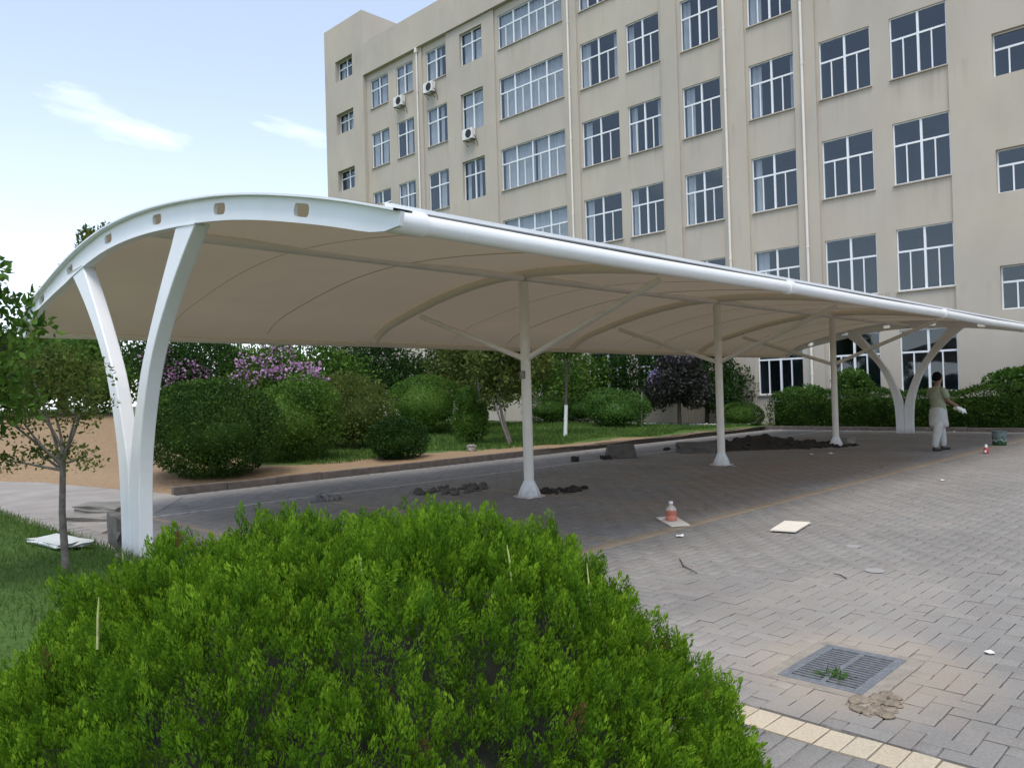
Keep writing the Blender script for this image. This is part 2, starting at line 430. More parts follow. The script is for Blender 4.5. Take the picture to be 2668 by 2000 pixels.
def mat_paver(name, cols, sandmix=0.9, fine=True):
    m, nt, b = mat_new(name)
    g = nt.nodes.new('ShaderNodeNewGeometry'); oi = nt.nodes.new('ShaderNodeObjectInfo')
    ad = nt.nodes.new('ShaderNodeMath'); ad.operation = 'ADD'; lk(nt, g.outputs['Random Per Island'], ad.inputs[0]); lk(nt, oi.outputs['Random'], ad.inputs[1])
    fr = nt.nodes.new('ShaderNodeMath'); fr.operation = 'FRACT'; lk(nt, ad.outputs[0], fr.inputs[0])
    r = nt.nodes.new('ShaderNodeValToRGB'); els = r.color_ramp.elements
    while len(els) < len(cols): els.new(0.5)
    for i, c in enumerate(cols):
        els[i].position = i / (len(cols) - 1); els[i].color = (*c, 1)
    lk(nt, fr.outputs[0], r.inputs[0])
    # broad wear patches
    t = nt.nodes.new('ShaderNodeTexNoise'); t.inputs['Scale'].default_value = 0.55; t.inputs['Detail'].default_value = 8; t.inputs['Roughness'].default_value = 0.6
    lk(nt, g.outputs['Position'], t.inputs['Vector'])
    mr = nt.nodes.new('ShaderNodeMapRange'); mr.inputs[1].default_value = 0.3; mr.inputs[2].default_value = 0.7; mr.inputs[3].default_value = 0.84; mr.inputs[4].default_value = 1.12
    lk(nt, t.outputs[0], mr.inputs[0])
    h = nt.nodes.new('ShaderNodeHueSaturation'); lk(nt, r.outputs[0], h.inputs['Color']); lk(nt, mr.outputs[0], h.inputs['Value'])
    # fine grain
    t2 = nt.nodes.new('ShaderNodeTexNoise'); t2.inputs['Scale'].default_value = 70; t2.inputs['Detail'].default_value = 4
    lk(nt, g.outputs['Position'], t2.inputs['Vector'])
    mr2 = nt.nodes.new('ShaderNodeMapRange'); mr2.inputs[1].default_value = 0.3; mr2.inputs[2].default_value = 0.7; mr2.inputs[3].default_value = 0.86; mr2.inputs[4].default_value = 1.1
    lk(nt, t2.outputs[0], mr2.inputs[0])
    h2 = nt.nodes.new('ShaderNodeHueSaturation'); lk(nt, h.outputs[0], h2.inputs['Color']); lk(nt, mr2.outputs[0], h2.inputs['Value'])
    cur = h2.outputs[0]
    blobs = [(4.40, 1.70, 0.66, 0.58, 0.6, 0.62, (0.37, 0.30, 0.225)), (13.0, 0.9, 1.6, 0.8, 0.4, 0.6, (0.42, 0.36, 0.28)),
             (9.6, 5.9, 2.2, 0.8, 0.6, 0.45, (0.27, 0.205, 0.15)), (14.6, 6.5, 3.6, 1.3, 0.6, 0.6, (0.25, 0.185, 0.135)), (5.3, 2.3, 2.0, 0.7, 0.6, 0.25, (0.42, 0.37, 0.31))]
    for cx, cy, rx, ry, so, am, c in blobs:
        mk = node_pos_mask(nt, g.outputs['Position'], cx, cy, rx, ry, so)
        mu = nt.nodes.new('ShaderNodeMath'); mu.operation = 'MULTIPLY'; lk(nt, mk, mu.inputs[0]); mu.inputs[1].default_value = am * sandmix
        mx = nt.nodes.new('ShaderNodeMix'); mx.data_type = 'RGBA'
        lk(nt, mu.outputs[0], mx.inputs['Factor']); lk(nt, cur, mx.inputs[6]); mx.inputs[7].default_value = (*c, 1)
        cur = mx.outputs[2]
    lk(nt, cur, b.inputs['Base Color'])
    b.inputs['Roughness'].default_value = 0.82; b.inputs['Specular IOR Level'].default_value = 0.3
    bp = nt.nodes.new('ShaderNodeBump'); bp.inputs['Strength'].default_value = 0.35; bp.inputs['Distance'].default_value = 0.008
    lk(nt, t2.outputs[0], bp.inputs['Height']); lk(nt, bp.outputs[0], b.inputs['Normal'])
    return m
GREYS = [(0.225, 0.211, 0.195), (0.250, 0.234, 0.215), (0.238, 0.226, 0.212), (0.272, 0.254, 0.232), (0.245, 0.221, 0.202), (0.255, 0.243, 0.226)]
M['paver'] = mat_paver('grey_paver', GREYS)
M['paver_tan'] = mat_paver('tan_paver', [(0.29, 0.226, 0.166), (0.34, 0.27, 0.2), (0.315, 0.25, 0.185)], 0.4)
M['paver_yellow'] = mat_paver('yellow_paver', [(0.50, 0.42, 0.30), (0.56, 0.47, 0.345), (0.53, 0.455, 0.34)], 0.25)
M['joint'] = mat_paver('joint_sand', [(0.15, 0.136, 0.118), (0.16, 0.145, 0.127)], 0.9)
M['path'] = mat_plain('path_concrete', (0.30, 0.27, 0.245), 0.9, noise=0.16, nscale=1.6, bump=0.4, bscale=30)

def mat_terrain():
    m, nt, b = mat_new('terrain')
    g = nt.nodes.new('ShaderNodeNewGeometry')
    a = nt.nodes.new('ShaderNodeAttribute'); a.attribute_name = 'sand'
    t = nt.nodes.new('ShaderNodeTexNoise'); t.inputs['Scale'].default_value = 1.6; t.inputs['Detail'].default_value = 8; t.inputs['Roughness'].default_value = 0.65
    lk(nt, g.outputs['Position'], t.inputs['Vector'])
    k = nt.nodes.new('ShaderNodeMath'); k.operation = 'MULTIPLY_ADD'; lk(nt, t.outputs[0], k.inputs[0]); k.inputs[1].default_value = 0.9; k.inputs[2].default_value = -0.45
    s = nt.nodes.new('ShaderNodeMath'); s.operation = 'ADD'; lk(nt, a.outputs['Fac'], s.inputs[0]); lk(nt, k.outputs[0], s.inputs[1])
    r = nt.nodes.new('ShaderNodeMapRange'); r.interpolation_type = 'SMOOTHSTEP'; r.inputs[1].default_value = 0.38; r.inputs[2].default_value = 0.62
    lk(nt, s.outputs[0], r.inputs[0])
    t2 = nt.nodes.new('ShaderNodeTexNoise'); t2.inputs['Scale'].default_value = 12; t2.inputs['Detail'].default_value = 6
    lk(nt, g.outputs['Position'], t2.inputs['Vector'])
    cg = nt.nodes.new('ShaderNodeValToRGB'); cg.color_ramp.elements[0].color = (0.040, 0.075, 0.018, 1); cg.color_ramp.elements[1].color = (0.10, 0.17, 0.04, 1)
    lk(nt, t2.outputs[0], cg.inputs[0])
    cs = nt.nodes.new('ShaderNodeValToRGB'); cs.color_ramp.elements[0].color = (0.215, 0.145, 0.085, 1); cs.color_ramp.elements[1].color = (0.36, 0.255, 0.16, 1)
    lk(nt, t2.outputs[0], cs.inputs[0])
    mx = nt.nodes.new('ShaderNodeMix'); mx.data_type = 'RGBA'
    lk(nt, r.outputs[0], mx.inputs['Factor']); lk(nt, cg.outputs[0], mx.inputs[6]); lk(nt, cs.outputs[0], mx.inputs[7])
    lk(nt, mx.outputs[2], b.inputs['Base Color']); b.inputs['Roughness'].default_value = 0.95; b.inputs['Specular IOR Level'].default_value = 0.1
    bp = nt.nodes.new('ShaderNodeBump'); bp.inputs['Strength'].default_value = 0.7; bp.inputs['Distance'].default_value = 0.05
    lk(nt, t2.outputs[0], bp.inputs['Height']); lk(nt, bp.outputs[0], b.inputs['Normal'])
    return m
M['terrain'] = mat_terrain()

def mat_juniper():
    m, nt, b = mat_new('juniper_leaf')
    a = nt.nodes.new('ShaderNodeAttribute'); a.attribute_name = 'tint'
    r = nt.nodes.new('ShaderNodeValToRGB'); els = r.color_ramp.elements
    cols = [(0.026, 0.072, 0.006), (0.062, 0.145, 0.009), (0.112, 0.225, 0.011), (0.170, 0.305, 0.016), (0.235, 0.370, 0.026)]
    while len(els) < len(cols): els.new(0.5)
    for i, c in enumerate(cols): els[i].position = i / (len(cols) - 1); els[i].color = (*c, 1)
    lk(nt, a.outputs['Fac'], r.inputs[0])
    lt = nt.nodes.new('ShaderNodeMath'); lt.operation = 'LESS_THAN'; lk(nt, a.outputs['Fac'], lt.inputs[0]); lt.inputs[1].default_value = -0.5
    mx = nt.nodes.new('ShaderNodeMix'); mx.data_type = 'RGBA'; lk(nt, lt.outputs[0], mx.inputs['Factor']); lk(nt, r.outputs[0], mx.inputs[6]); mx.inputs[7].default_value = (0.16, 0.105, 0.035, 1)
    lk(nt, mx.outputs[2], b.inputs['Base Color']); b.inputs['Roughness'].default_value = 0.7; b.inputs['Specular IOR Level'].default_value = 0.12
    t = nt.nodes.new('ShaderNodeBsdfTranslucent'); lk(nt, mx.outputs[2], t.inputs[0])
    ms = nt.nodes.new('ShaderNodeMixShader'); ms.inputs[0].default_value = 0.22
    lk(nt, b.outputs[0], ms.inputs[1]); lk(nt, t.outputs[0], ms.inputs[2]); lk(nt, ms.outputs[0], nt.nodes['Material Output'].inputs[0])
    return m
M['juniper'] = mat_juniper()
M['juniper_core'] = mat_plain('juniper_core', (0.012, 0.014, 0.007), 0.95, noise=0.4, nscale=20)  # near-black colour stands for deep shade inside the bush
M['leaf_dark'] = mat_leaf('leaf_dark', [(0.010, 0.030, 0.007), (0.020, 0.055, 0.010), (0.040, 0.090, 0.014)], 0.65, 0.2, None, 0.12)
M['leaf_mid'] = mat_leaf('leaf_mid', [(0.028, 0.074, 0.012), (0.065, 0.138, 0.020), (0.125, 0.215, 0.034)], 0.65, 0.25, None, 0.12)
M['leaf_box'] = mat_leaf('leaf_box', [(0.012, 0.036, 0.007), (0.032, 0.076, 0.012), (0.085, 0.155, 0.024)], 0.65, 0.2, None, 0.12)
M['leaf_olive'] = mat_leaf('leaf_olive', [(0.040, 0.065, 0.014), (0.095, 0.130, 0.028), (0.180, 0.215, 0.055)], 0.6, 0.35, None, 0.15)
M['leaf_bright'] = mat_leaf('leaf_bright', [(0.03, 0.08, 0.015), (0.06, 0.14, 0.022), (0.10, 0.20, 0.035)], 0.5, 0.35)
M['leaf_purple'] = mat_leaf('leaf_purple', [(0.018, 0.018, 0.018), (0.035, 0.035, 0.03), (0.055, 0.06, 0.04)], 0.4, 0.15)
M['grass'] = mat_leaf('grass_blade', [(0.036, 0.080, 0.015), (0.080, 0.150, 0.026), (0.135, 0.215, 0.050)], 0.6, 0.3)
M['pink'] = mat_leaf('flower_pink', [(0.38, 0.15, 0.34), (0.52, 0.29, 0.48), (0.62, 0.44, 0.58)], 0.7, 0.3)
M['lilac'] = mat_leaf('flower_lilac', [(0.30, 0.24, 0.42), (0.42, 0.36, 0.55)], 0.7, 0.3)

# ---------------------------------------------------------------- helpers: vegetation
def unit(a): return a / np.maximum(np.linalg.norm(a, axis=-1, keepdims=True), 1e-9)

def kites(P, D, Nn, L, W, fold=0.18, mid=0.45):
    """one folded kite (4 verts, 2 tris) per leaf: base P, direction D, normal Nn, length L, width W"""
    S = unit(np.cross(D, Nn)); Nn = np.cross(S, D)
    L = L[:, None]; W = W[:, None]
    a = P; c = P + D * L
    m = P + D * L * mid
    b = m + S * W * 0.5 + Nn * W * fold
    d = m - S * W * 0.5 + Nn * W * fold
    V = np.stack([a, b, c, d], 1).reshape(-1, 3)
    i = np.arange(len(P))[:, None] * 4
    T = np.concatenate([i + np.array([[0, 1, 2]]), i + np.array([[0, 2, 3]])], 0)
    return V, T

def lumpy(rng, n, center, radii, shell=0.35, lump=0.22, nl=14, power=10, zmin=-1.0):
    d = unit(rng.normal(size=(n * 2, 3)))
    d = d[d[:, 2] > zmin][:n]
    B = unit(rng.normal(size=(nl, 3)))
    f = np.ones(len(d)) * (1 - lump * 0.5)
    dots = np.clip(d @ B.T, 0, 1) ** power
    f += lump * dots.max(1)
    u = 1 - shell * rng.random(len(d)) ** 1.8
    P = d * (f * u)[:, None] * np.array(radii) + np.array(center)
    nrm = unit(d / np.array(radii))
    return P, nrm

def leaf_cloud(rng, blobs, n, size, aspect=0.55, shell=0.4, lump=0.25, up=0.2, rnd=0.9, zmin=-1.0, droop=0.0):
    tot = sum((b[1][0] * b[1][1] * b[1][2]) ** (2 / 3) for b in blobs)
    VV = []; TT = []; o = 0
    for c, r in blobs:
        k = max(10, int(n * (r[0] * r[1] * r[2]) ** (2 / 3) / tot))
        P, nr = lumpy(rng, k, c, r, shell, lump, zmin=zmin)
        D = unit(nr * 0.5 + rng.normal(size=P.shape) * rnd * 0.6 + np.array([0, 0, up - droop]))
        Nn = unit(nr + rng.normal(size=P.shape) * rnd)
        L = size * (0.6 + 0.8 * rng.random(len(P)))
        V, T = kites(P, D, Nn, L, L * aspect)
        VV.append(V); TT.append(T + o); o += len(V)
    return np.concatenate(VV), np.concatenate(TT)

def core_mesh(c, r, seed=0, f=0.74, nu=14, nv=9):
    rs = random.Random(seed)
    mb = MB(); vs = []
    for i in range(nv + 1):
        th = math.pi * i / nv
        for k in range(nu):
            ph = 2 * math.pi * k / nu
            q = f * (1 + 0.12 * rs.uniform(-1, 1))
            vs.append((c[0] + r[0] * q * math.sin(th) * math.cos(ph), c[1] + r[1] * q * math.sin(th) * math.sin(ph), c[2] + r[2] * q * math.cos(th)))
    fs = []
    for i in range(nv):
        for k in range(nu):
            k2 = (k + 1) % nu
            fs.append((i * nu + k, i * nu + k2, (i + 1) * nu + k2, (i + 1) * nu + k))
    return np.array(vs), np.array(fs)

def foliage(name, rng, blobs, n, size, mat, parent, core=True, **kw):
    V, T = leaf_cloud(rng, blobs, n, size, **kw)
    Q = None
    if core:
        vs = [V]; o = len(V); qs = []
        for i, (c, r) in enumerate(blobs):
            cv, cq = core_mesh(c, r, i, f=0.66)
            vs.append(cv); qs.append(cq + o); o += len(cv)
        V = np.concatenate(vs); Q = np.concatenate(qs)
    return np_mesh(name, V, Q, T, mat, parent)

def sstep(a, b, x):
    t = np.clip((x - a) / (b - a), 0, 1); return t * t * (3 - 2 * t)

def terr(x, y):
    """height of the planted ground beyond the kerb"""
    x = np.asarray(x, float); y = np.asarray(y, float)
    h = 0.10 + 0.028 * np.clip(y - 13.9, 0, 12) * (1 - sstep(24, 28, x))
    bank = 0.95 * sstep(18.5, 26, y + 0.12 * x) * (1 - sstep(8, 13, x))
    path = sstep(0.0, 0.8, x - (5.45 - 0.19 * (y - 15.4))) + sstep(20.0, 21.5, y)
    path = np.clip(path, 0, 1)
    return (h + bank) * path - 0.06 * (1 - path) + 0.03 * np.sin(x * 1.7) * np.cos(y * 1.3) * path

# ---------------------------------------------------------------- SETTING
# ground far and wide
mb = MB(); mb.quad((-900, -900, -0.12), (900, -900, -0.12), (900, 900, -0.12), (-900, 900, -0.12))
M['far'] = mat_plain('far_ground', (0.05, 0.075, 0.025), 0.95, noise=0.25, nscale=0.2)
tag(mb.build('ground', M['far']), kind='structure')

# planted ground beyond the kerb
gx = np.concatenate([np.arange(-60, -4, 4.0), np.arange(-4, 29.6, 0.3)]); gy = np.concatenate([np.arange(13.84, 30, 0.3), np.arange(30, 80, 3.0)])
X, Y = np.meshgrid(gx, gy)
Z = terr(X, Y)
V = np.stack([X.ravel(), Y.ravel(), Z.ravel()], 1)
nx, ny = len(gx), len(gy)
ii = (np.arange(ny - 1)[:, None] * nx + np.arange(nx - 1)[None, :]).ravel()
quads = np.stack([ii, ii + 1, ii + nx + 1, ii + nx], 1)
planted = np_mesh('planted_ground', V, quads, None, M['terrain'], None, smooth=True)
sand = np.clip((1 - sstep(14.9, 16.3, Y + 0.10 * np.maximum(X - 11, 0))) * (1 - 0.3 * sstep(13, 17, X)) + (1 - sstep(7.6, 9.2, X - 0.25 * (Y - 16))), 0, 1)
sand = sand * (1 - sstep(26.5, 29.5, Y)) 
at = planted.data.attributes.new('sand', 'FLOAT', 'POINT'); at.data.foreach_set('value', sand.ravel().astype(np.float32))
tag(planted, kind='structure')

# left lawn ground (one gentle sheet up to the paving edge)
lx = np.concatenate([np.arange(-30, -2, 2.0), np.arange(-2, 3.0, 0.2), [3.0]]); ly = np.concatenate([np.arange(-12, 3, 2.0), np.arange(3, 17.2, 0.25)])
X, Y = np.meshgrid(lx, ly)
Z = 0.045 + 0.02 * np.sin(X * 1.1 + 1) * np.cos(Y * 0.9) - 0.045 * sstep(2.4, 3.0, X)
nx, ny = len(lx), len(ly)
ii = (np.arange(ny - 1)[:, None] * nx + np.arange(nx - 1)[None, :]).ravel()
lawn = np_mesh('lawn', np.stack([X.ravel(), Y.ravel(), Z.ravel()], 1), np.stack([ii, ii + 1, ii + nx + 1, ii + nx], 1), None, M['terrain'], None, smooth=True)
at = lawn.data.attributes.new('sand', 'FLOAT', 'POINT'); at.data.foreach_set('value', np.zeros(nx * ny, dtype=np.float32))
tag(lawn, kind='structure')

# concrete path on the left
mb = MB()
pp = [(3.02, 9.6, -0.004), (3.25, 10.4, -0.002), (4.6, 11.9, 0.002), (5.5, 13.25, 0.006), (5.55, 14.0, 0.01), (5.3, 15.4, 0.01), (4.8, 18.6, 0.01), (4.0, 20.4, 0.02), (-14, 21.4, 0.02), (-14, 17.3, 0.01), (2.95, 17.3, 0.01), (2.98, 12.0, 0.0)]
mb.add(pp, [tuple(range(len(pp)))])
tag(mb.build('path', M['path']), kind='structure')

# paving: herringbone blocks. Sand bed, 300 nearest blocks as parts, the rest joined
mb = MB(); mb.quad((3.04, -14, -0.012), (27.35, -14, -0.012), (27.35, 13.72, -0.012), (3.04, 13.72, -0.012))
paving = mb.build('paving', M['joint'])
tag(paving, kind='structure')

rng = np.random.default_rng(7)
U = 0.1
GR = (4.05, 4.75, 1.56, 2.06)   # drain opening
def proj(P):
    v = P - np.array([0, 0, 1.57]); z = v @ np.array(F)
    return np.stack([0.5 + (v @ np.array(RT)) / z * (2051.6 / 2668), 0.5 - (v @ np.array(UP)) / z * (2051.6 / 2000), z], 1)
i0, i1 = int(3.6 / U), int(27.3 / U)
j0, j1 = int(-8 / U), int(13.7 / U)
I, J = np.meshgrid(np.arange(i0, i1), np.arange(j0, j1), indexing='ij')
I = I.ravel(); J = J.ravel(); K = (I - J) % 4
hor = K == 0; ver = K == 2
cx = np.concatenate([(I[hor] + 1) * U, (I[ver] + 0.5) * U]); cy = np.concatenate([(J[hor] + 0.5) * U, J[ver] * U])
isv = np.concatenate([np.zeros(hor.sum(), bool), np.ones(ver.sum(), bool)])
pc = proj(np.stack([cx, cy, np.zeros(len(cx))], 1))
see = (pc[:, 2] > 0.6) & (pc[:, 0] > -0.35) & (pc[:, 0] < 1.35) & (pc[:, 1] < 1.5)
bi = np.concatenate([I[hor], I[ver]]); bj = np.concatenate([J[hor], J[ver]])       # first cell of each block
ci2 = np.where(isv, bi, bi + 1); cj2 = np.where(isv, bj - 1, bj)                    # second cell
DIV = [42 + 24 * i for i in range(10)]
def blocked(i, j):
    """cells taken by the drain, the tan line and the bay dividers"""
    m = (i >= 40) & (i <= 47) & (j >= 15) & (j <= 20)
    m |= (j == 49) | (j == 50) | (i < 36)
    for d in DIV: m |= (i == d) & (j > 50) & (j < 113)
    return m
b1, b2 = blocked(bi, bj), blocked(ci2, cj2)
near = see & (pc[:, 2] < 30)
# a block cut by a row keeps its free half
h1 = near & ~b1 & b2; h2 = near & b1 & ~b2
hcx = np.concatenate([(bi[h1] + 0.5) * U, (ci2[h2] + 0.5) * U]); hcy = np.concatenate([(bj[h1] + 0.5) * U, (cj2[h2] + 0.5) * U])
k36 = (K == 1) & (I == 36)
hcx = np.concatenate([hcx, (I[k36] + 0.5) * U]); hcy = np.concatenate([hcy, (J[k36] + 0.5) * U])
see = near & ~b1 & ~b2
cx, cy, isv, pc = cx[see], cy[see], isv[see], pc[see]

def brick_arrays(cx, cy, lx, ly, rng, zt=0.0, h=0.02, bev=0.006, tilt=0.010, zj=0.0016, rot=0.012):
    """bevelled block tops with their own small tilt and turn"""
    n = len(cx)
    gap = 0.0045
    hx = lx / 2 - gap / 2; hy = ly / 2 - gap / 2
    tx = rng.normal(size=n) * tilt; ty = rng.normal(size=n) * tilt; dz = rng.normal(size=n) * zj
    an = rng.normal(size=n) * rot; ca, sa = np.cos(an), np.sin(an)
    out = []
    for sx, sy, top in [(-1, -1, 0), (1, -1, 0), (1, 1, 0), (-1, 1, 0), (-1, -1, 1), (1, -1, 1), (1, 1, 1), (-1, 1, 1)]:
        b = bev if top else 0
        px = sx * (hx - b); py = sy * (hy - b)
        z = (zt + dz + px * tx + py * ty) if top else (zt - h + 0 * px)
        if not top: z = np.full(n, zt - h)
        out.append(np.stack([cx + px * ca - py * sa, cy + px * sa + py * ca, z], 1))
    # mid ring where the side meets the chamfer
    ring = []
    for sx, sy in [(-1, -1), (1, -1), (1, 1), (-1, 1)]:
        px = sx * hx; py = sy * hy
        z = zt + dz + px * tx + py * ty - bev * 0.6
        ring.append(np.stack([cx + px * ca - py * sa, cy + px * sa + py * ca, z], 1))
    V = np.stack(out[:4] + ring + out[4:], 1)
    q = [(8, 9, 10, 11)]
    for k in range(4):
        k2 = (k + 1) % 4
        q.append((k, k2, 4 + k2, 4 + k)); q.append((4 + k, 4 + k2, 8 + k2, 8 + k))
    return V, np.array(q)

def joined_bricks(name, cx, cy, lx, ly, mat, parent, rng, **kw):
    V, q = brick_arrays(cx, cy, lx, ly, rng, **kw)
    n = len(V)
    Q = (np.arange(n)[:, None, None] * 12 + q[None]).reshape(-1, 4)
    o = np_mesh(name, V.reshape(-1, 3), Q, None, mat, parent)
    return o

lx = np.where(isv, 0.1, 0.2); ly = np.where(isv, 0.2, 0.1)
# the 300 that show largest: in frame, right of the bush, nearest
inf = (pc[:, 0] > 0.0) & (pc[:, 0] < 1.0) & (pc[:, 1] < 1.0) & (pc[:, 0] > 0.60)
bush_edge = np.interp(pc[:, 1], [0.60, 0.72, 0.76, 0.80, 0.86, 0.93, 1.0], [0.40, 0.585, 0.64, 0.67, 0.71, 0.742, 0.752])
inf &= pc[:, 0] > bush_edge
order = np.argsort(np.where(inf, pc[:, 2], 1e9))
own = np.zeros(len(cx), bool); own[order[:300]] = True
joined = joined_bricks('paver_field', cx[~own], cy[~own], lx[~own], ly[~own], M['paver'], paving, rng)
joined['kind'] = 'stuff'
jb = joined_bricks('half_pavers', hcx, hcy, np.full(len(hcx), 0.1), np.full(len(hcx), 0.1), M['paver'], paving, rng); jb['kind'] = 'stuff'

def brick_mesh(name, lx, ly, mat):
    V, q = brick_arrays(np.zeros(1), np.zeros(1), np.array([lx]), np.array([ly]), np.random.default_rng(1), tilt=0, zj=0, rot=0)
    me = bpy.data.meshes.new(name)
    me.from_pydata([tuple(v) for v in V[0]], [], [tuple(int(k) for k in f) for f in q]); me.update(); me.materials.append(mat)
    return me
bmesh_grey = brick_mesh('paver', 0.2, 0.1, M['paver'])
for k in np.nonzero(own)[0]:
    o = bpy.data.objects.new('paver', bmesh_grey)
    o.location = (cx[k], cy[k], float(rng.normal() * 0.0016))
    o.rotation_euler = (float(rng.normal() * 0.01), float(rng.normal() * 0.01), (math.pi / 2 if isv[k] else 0) + float(rng.normal() * 0.012))
    link(o, paving)

# yellow soldier row along X = 3.47 and plain blocks between it and the lawn edge
bmesh_yel = brick_mesh('edge_paver', 0.2, 0.115, M['paver_yellow'])
yy = -1.2
while yy < 3.6:
    o = bpy.data.objects.new('edge_paver', bmesh_yel)
    o.location = (3.475, yy, 0.001 + float(rng.normal() * 0.0015)); o.rotation_euler = (float(rng.normal() * 0.012), float(rng.normal() * 0.012), float(rng.normal() * 0.014))
    link(o, paving)
    yy += 0.1165
ex, ey = np.meshgrid([3.09 + 0.1, 3.29], np.arange(-3, 13.5, 0.1)); ex = ex.ravel() + 0; ey = ey.ravel()
jb = joined_bricks('lawn_edge_pavers', ex - 0.02, ey, np.full(len(ex), 0.2), np.full(len(ex), 0.1), M['paver'], paving, rng); jb['kind'] = 'stuff'
ey2 = np.arange(3.65, 7.6, 0.1165)
jb = joined_bricks('edge_pavers_far', np.full(len(ey2), 3.475), ey2, np.full(len(ey2), 0.2), np.full(len(ey2), 0.115), M['paver_yellow'], paving, rng); jb['kind'] = 'stuff'
# tan line in front of the bays, and the bay dividers
tx = np.arange(3.65, 27.2, 0.1)
jb = joined_bricks('tan_line_pavers', tx, np.full(len(tx), 5.0), np.full(len(tx), 0.1), np.full(len(tx), 0.2), M['paver_tan'], paving, rng, tilt=0.006); jb['kind'] = 'stuff'
dxs = []; dys = []
for xd in DIV:
    a = np.arange(5.2, 11.3, 0.2); dxs.append(np.full(len(a), (xd + 0.5) * U)); dys.append(a)
dxs = np.concatenate(dxs); dys = np.concatenate(dys)
jb = joined_bricks('bay_divider_pavers', dxs, dys, np.full(len(dxs), 0.1), np.full(len(dxs), 0.2), M['paver_tan'], paving, rng, tilt=0.006); jb['kind'] = 'stuff'
# rear bay line
rx = np.arange(3.7, 27.2, 0.2)
jb = joined_bricks('rear_line_pavers', rx, np.full(len(rx), 11.33), np.full(len(rx), 0.2), np.full(len(rx), 0.06), mat_plain('pale_line', (0.42, 0.40, 0.37), 0.8), paving, rng, zt=0.006, tilt=0.002); jb['kind'] = 'stuff'

# kerb along the planted ground, stone by stone
kerb = bpy.data.objects.new('kerb', None); link(kerb); tag(kerb, kind='structure')
mb = MB(); mb.box(-0.49, 0.49, -0.05, 0.05, -0.05, 0.125)
kme = mb.mesh('kerb_stone'); kme.materials.append(M['kerb'])
def kerb_stone(x, y, rz, z=0.0, tilt=0.0):
    o = bpy.data.objects.new('kerb_stone', kme); o.location = (x, y, z); o.rotation_euler = (tilt, 0, rz); link(o, kerb)
    b = o.modifiers.new('bevel', 'BEVEL'); b.width = 0.012; b.segments = 2
for i in range(22):
    x = 6.05 + i * 0.99
    kerb_stone(x, 13.80 + float(rng.normal() * 0.008) + 0.012 * (x - 6), float(rng.normal() * 0.008) + 0.012, float(rng.normal() * 0.006))
for i in range(20):
    kerb_stone(27.42 + float(rng.normal() * 0.008), 13.6 - i * 0.99, math.pi / 2 + float(rng.normal() * 0.008), float(rng.normal() * 0.006))
mb = MB()
mb.quad((27.48, -14, 0.10), (31.2, -14, 0.14), (31.2, 14.2, 0.14), (27.48, 14.2, 0.10))
tag(mb.build('hedge_bed', M['soil']), kind='structure')

# ---------------------------------------------------------------- OFFICE BUILDING
bld = thing('office_building', 'six-storey beige office block with rows of white framed windows behind the canopy', 'building', (31, 18, 0))
PT, PM, PP = 30.84, 31.0, 31.10
ROOF, TOWER, SOFF = 25.35, 27.65, 23.22
PANELS = [(38.35, 43.6), (35.3, 37.62), (26.1, 31.22), (20.25, 25.26), (17.2, 19.41), (13.95, 16.1), (8.3, 13.07)]
ST, S0 = 3.966, 1.02
def sill(k): return S0 + ST * k if k else 1.24
WIN = []     # (y0, y1, z0, z1, kind, curtain style)
for k in (5, 4, 3):
    h = 1.9 if k == 5 else 2.3
    WIN += [(41.2, 43.13, sill(k), sill(k) + h, 'pair', 'part'), (38.62, 40.33, sill(k), sill(k) + h, 'pair', 'part'),
            (35.45, 37.3, sill(k), sill(k) + h, 'pair', 'part'), (32.2, 34.1, sill(k), sill(k) + h, 'pair', 'full' if k > 3 else 'part')]
for k in (5, 4, 3, 2):
    WIN.append((26.27, 30.97, sill(k), sill(k) + (1.9 if k == 5 else 2.3), 'wide', 'full'))
for k in (5, 4, 3, 2, 0): WIN.append((22.8, 25.13, sill(k), sill(k) + (1.9 if k == 5 else 2.3), 'quad', 'side' if k else 'none'))
for k in (4, 3, 2, 0): WIN.append((20.4, 22.27, sill(k), sill(k) + 2.3, 'quad', 'side' if k else 'none'))
for k in (4, 3, 2, 1): WIN.append((17.33, 19.23, sill(k), sill(k) + 2.3, 'quad', 'side'))
for k in (4, 3, 2, 1, 0): WIN.append((14.0, 15.97, sill(k), sill(k) + 2.3, 'quad', 'side' if k else 'none'))
for k in (3, 2, 1, 0): WIN.append((10.98, 12.95, sill(k), sill(k) + 2.3, 'quad', 'none'))
for k in (3, 2, 1, 0): WIN.append((8.33, 10.27, sill(k), sill(k) + 2.3, 'quad', 'none'))
for zs in (11.98, 7.97, 3.98): WIN.append((4.9, 6.92, zs, zs + 1.5, 'quad', 'none'))
for zs in (23.66, 19.97, 15.99): WIN.append((44.82, 46.88, zs, zs + 1.45, 'pair', 'part'))

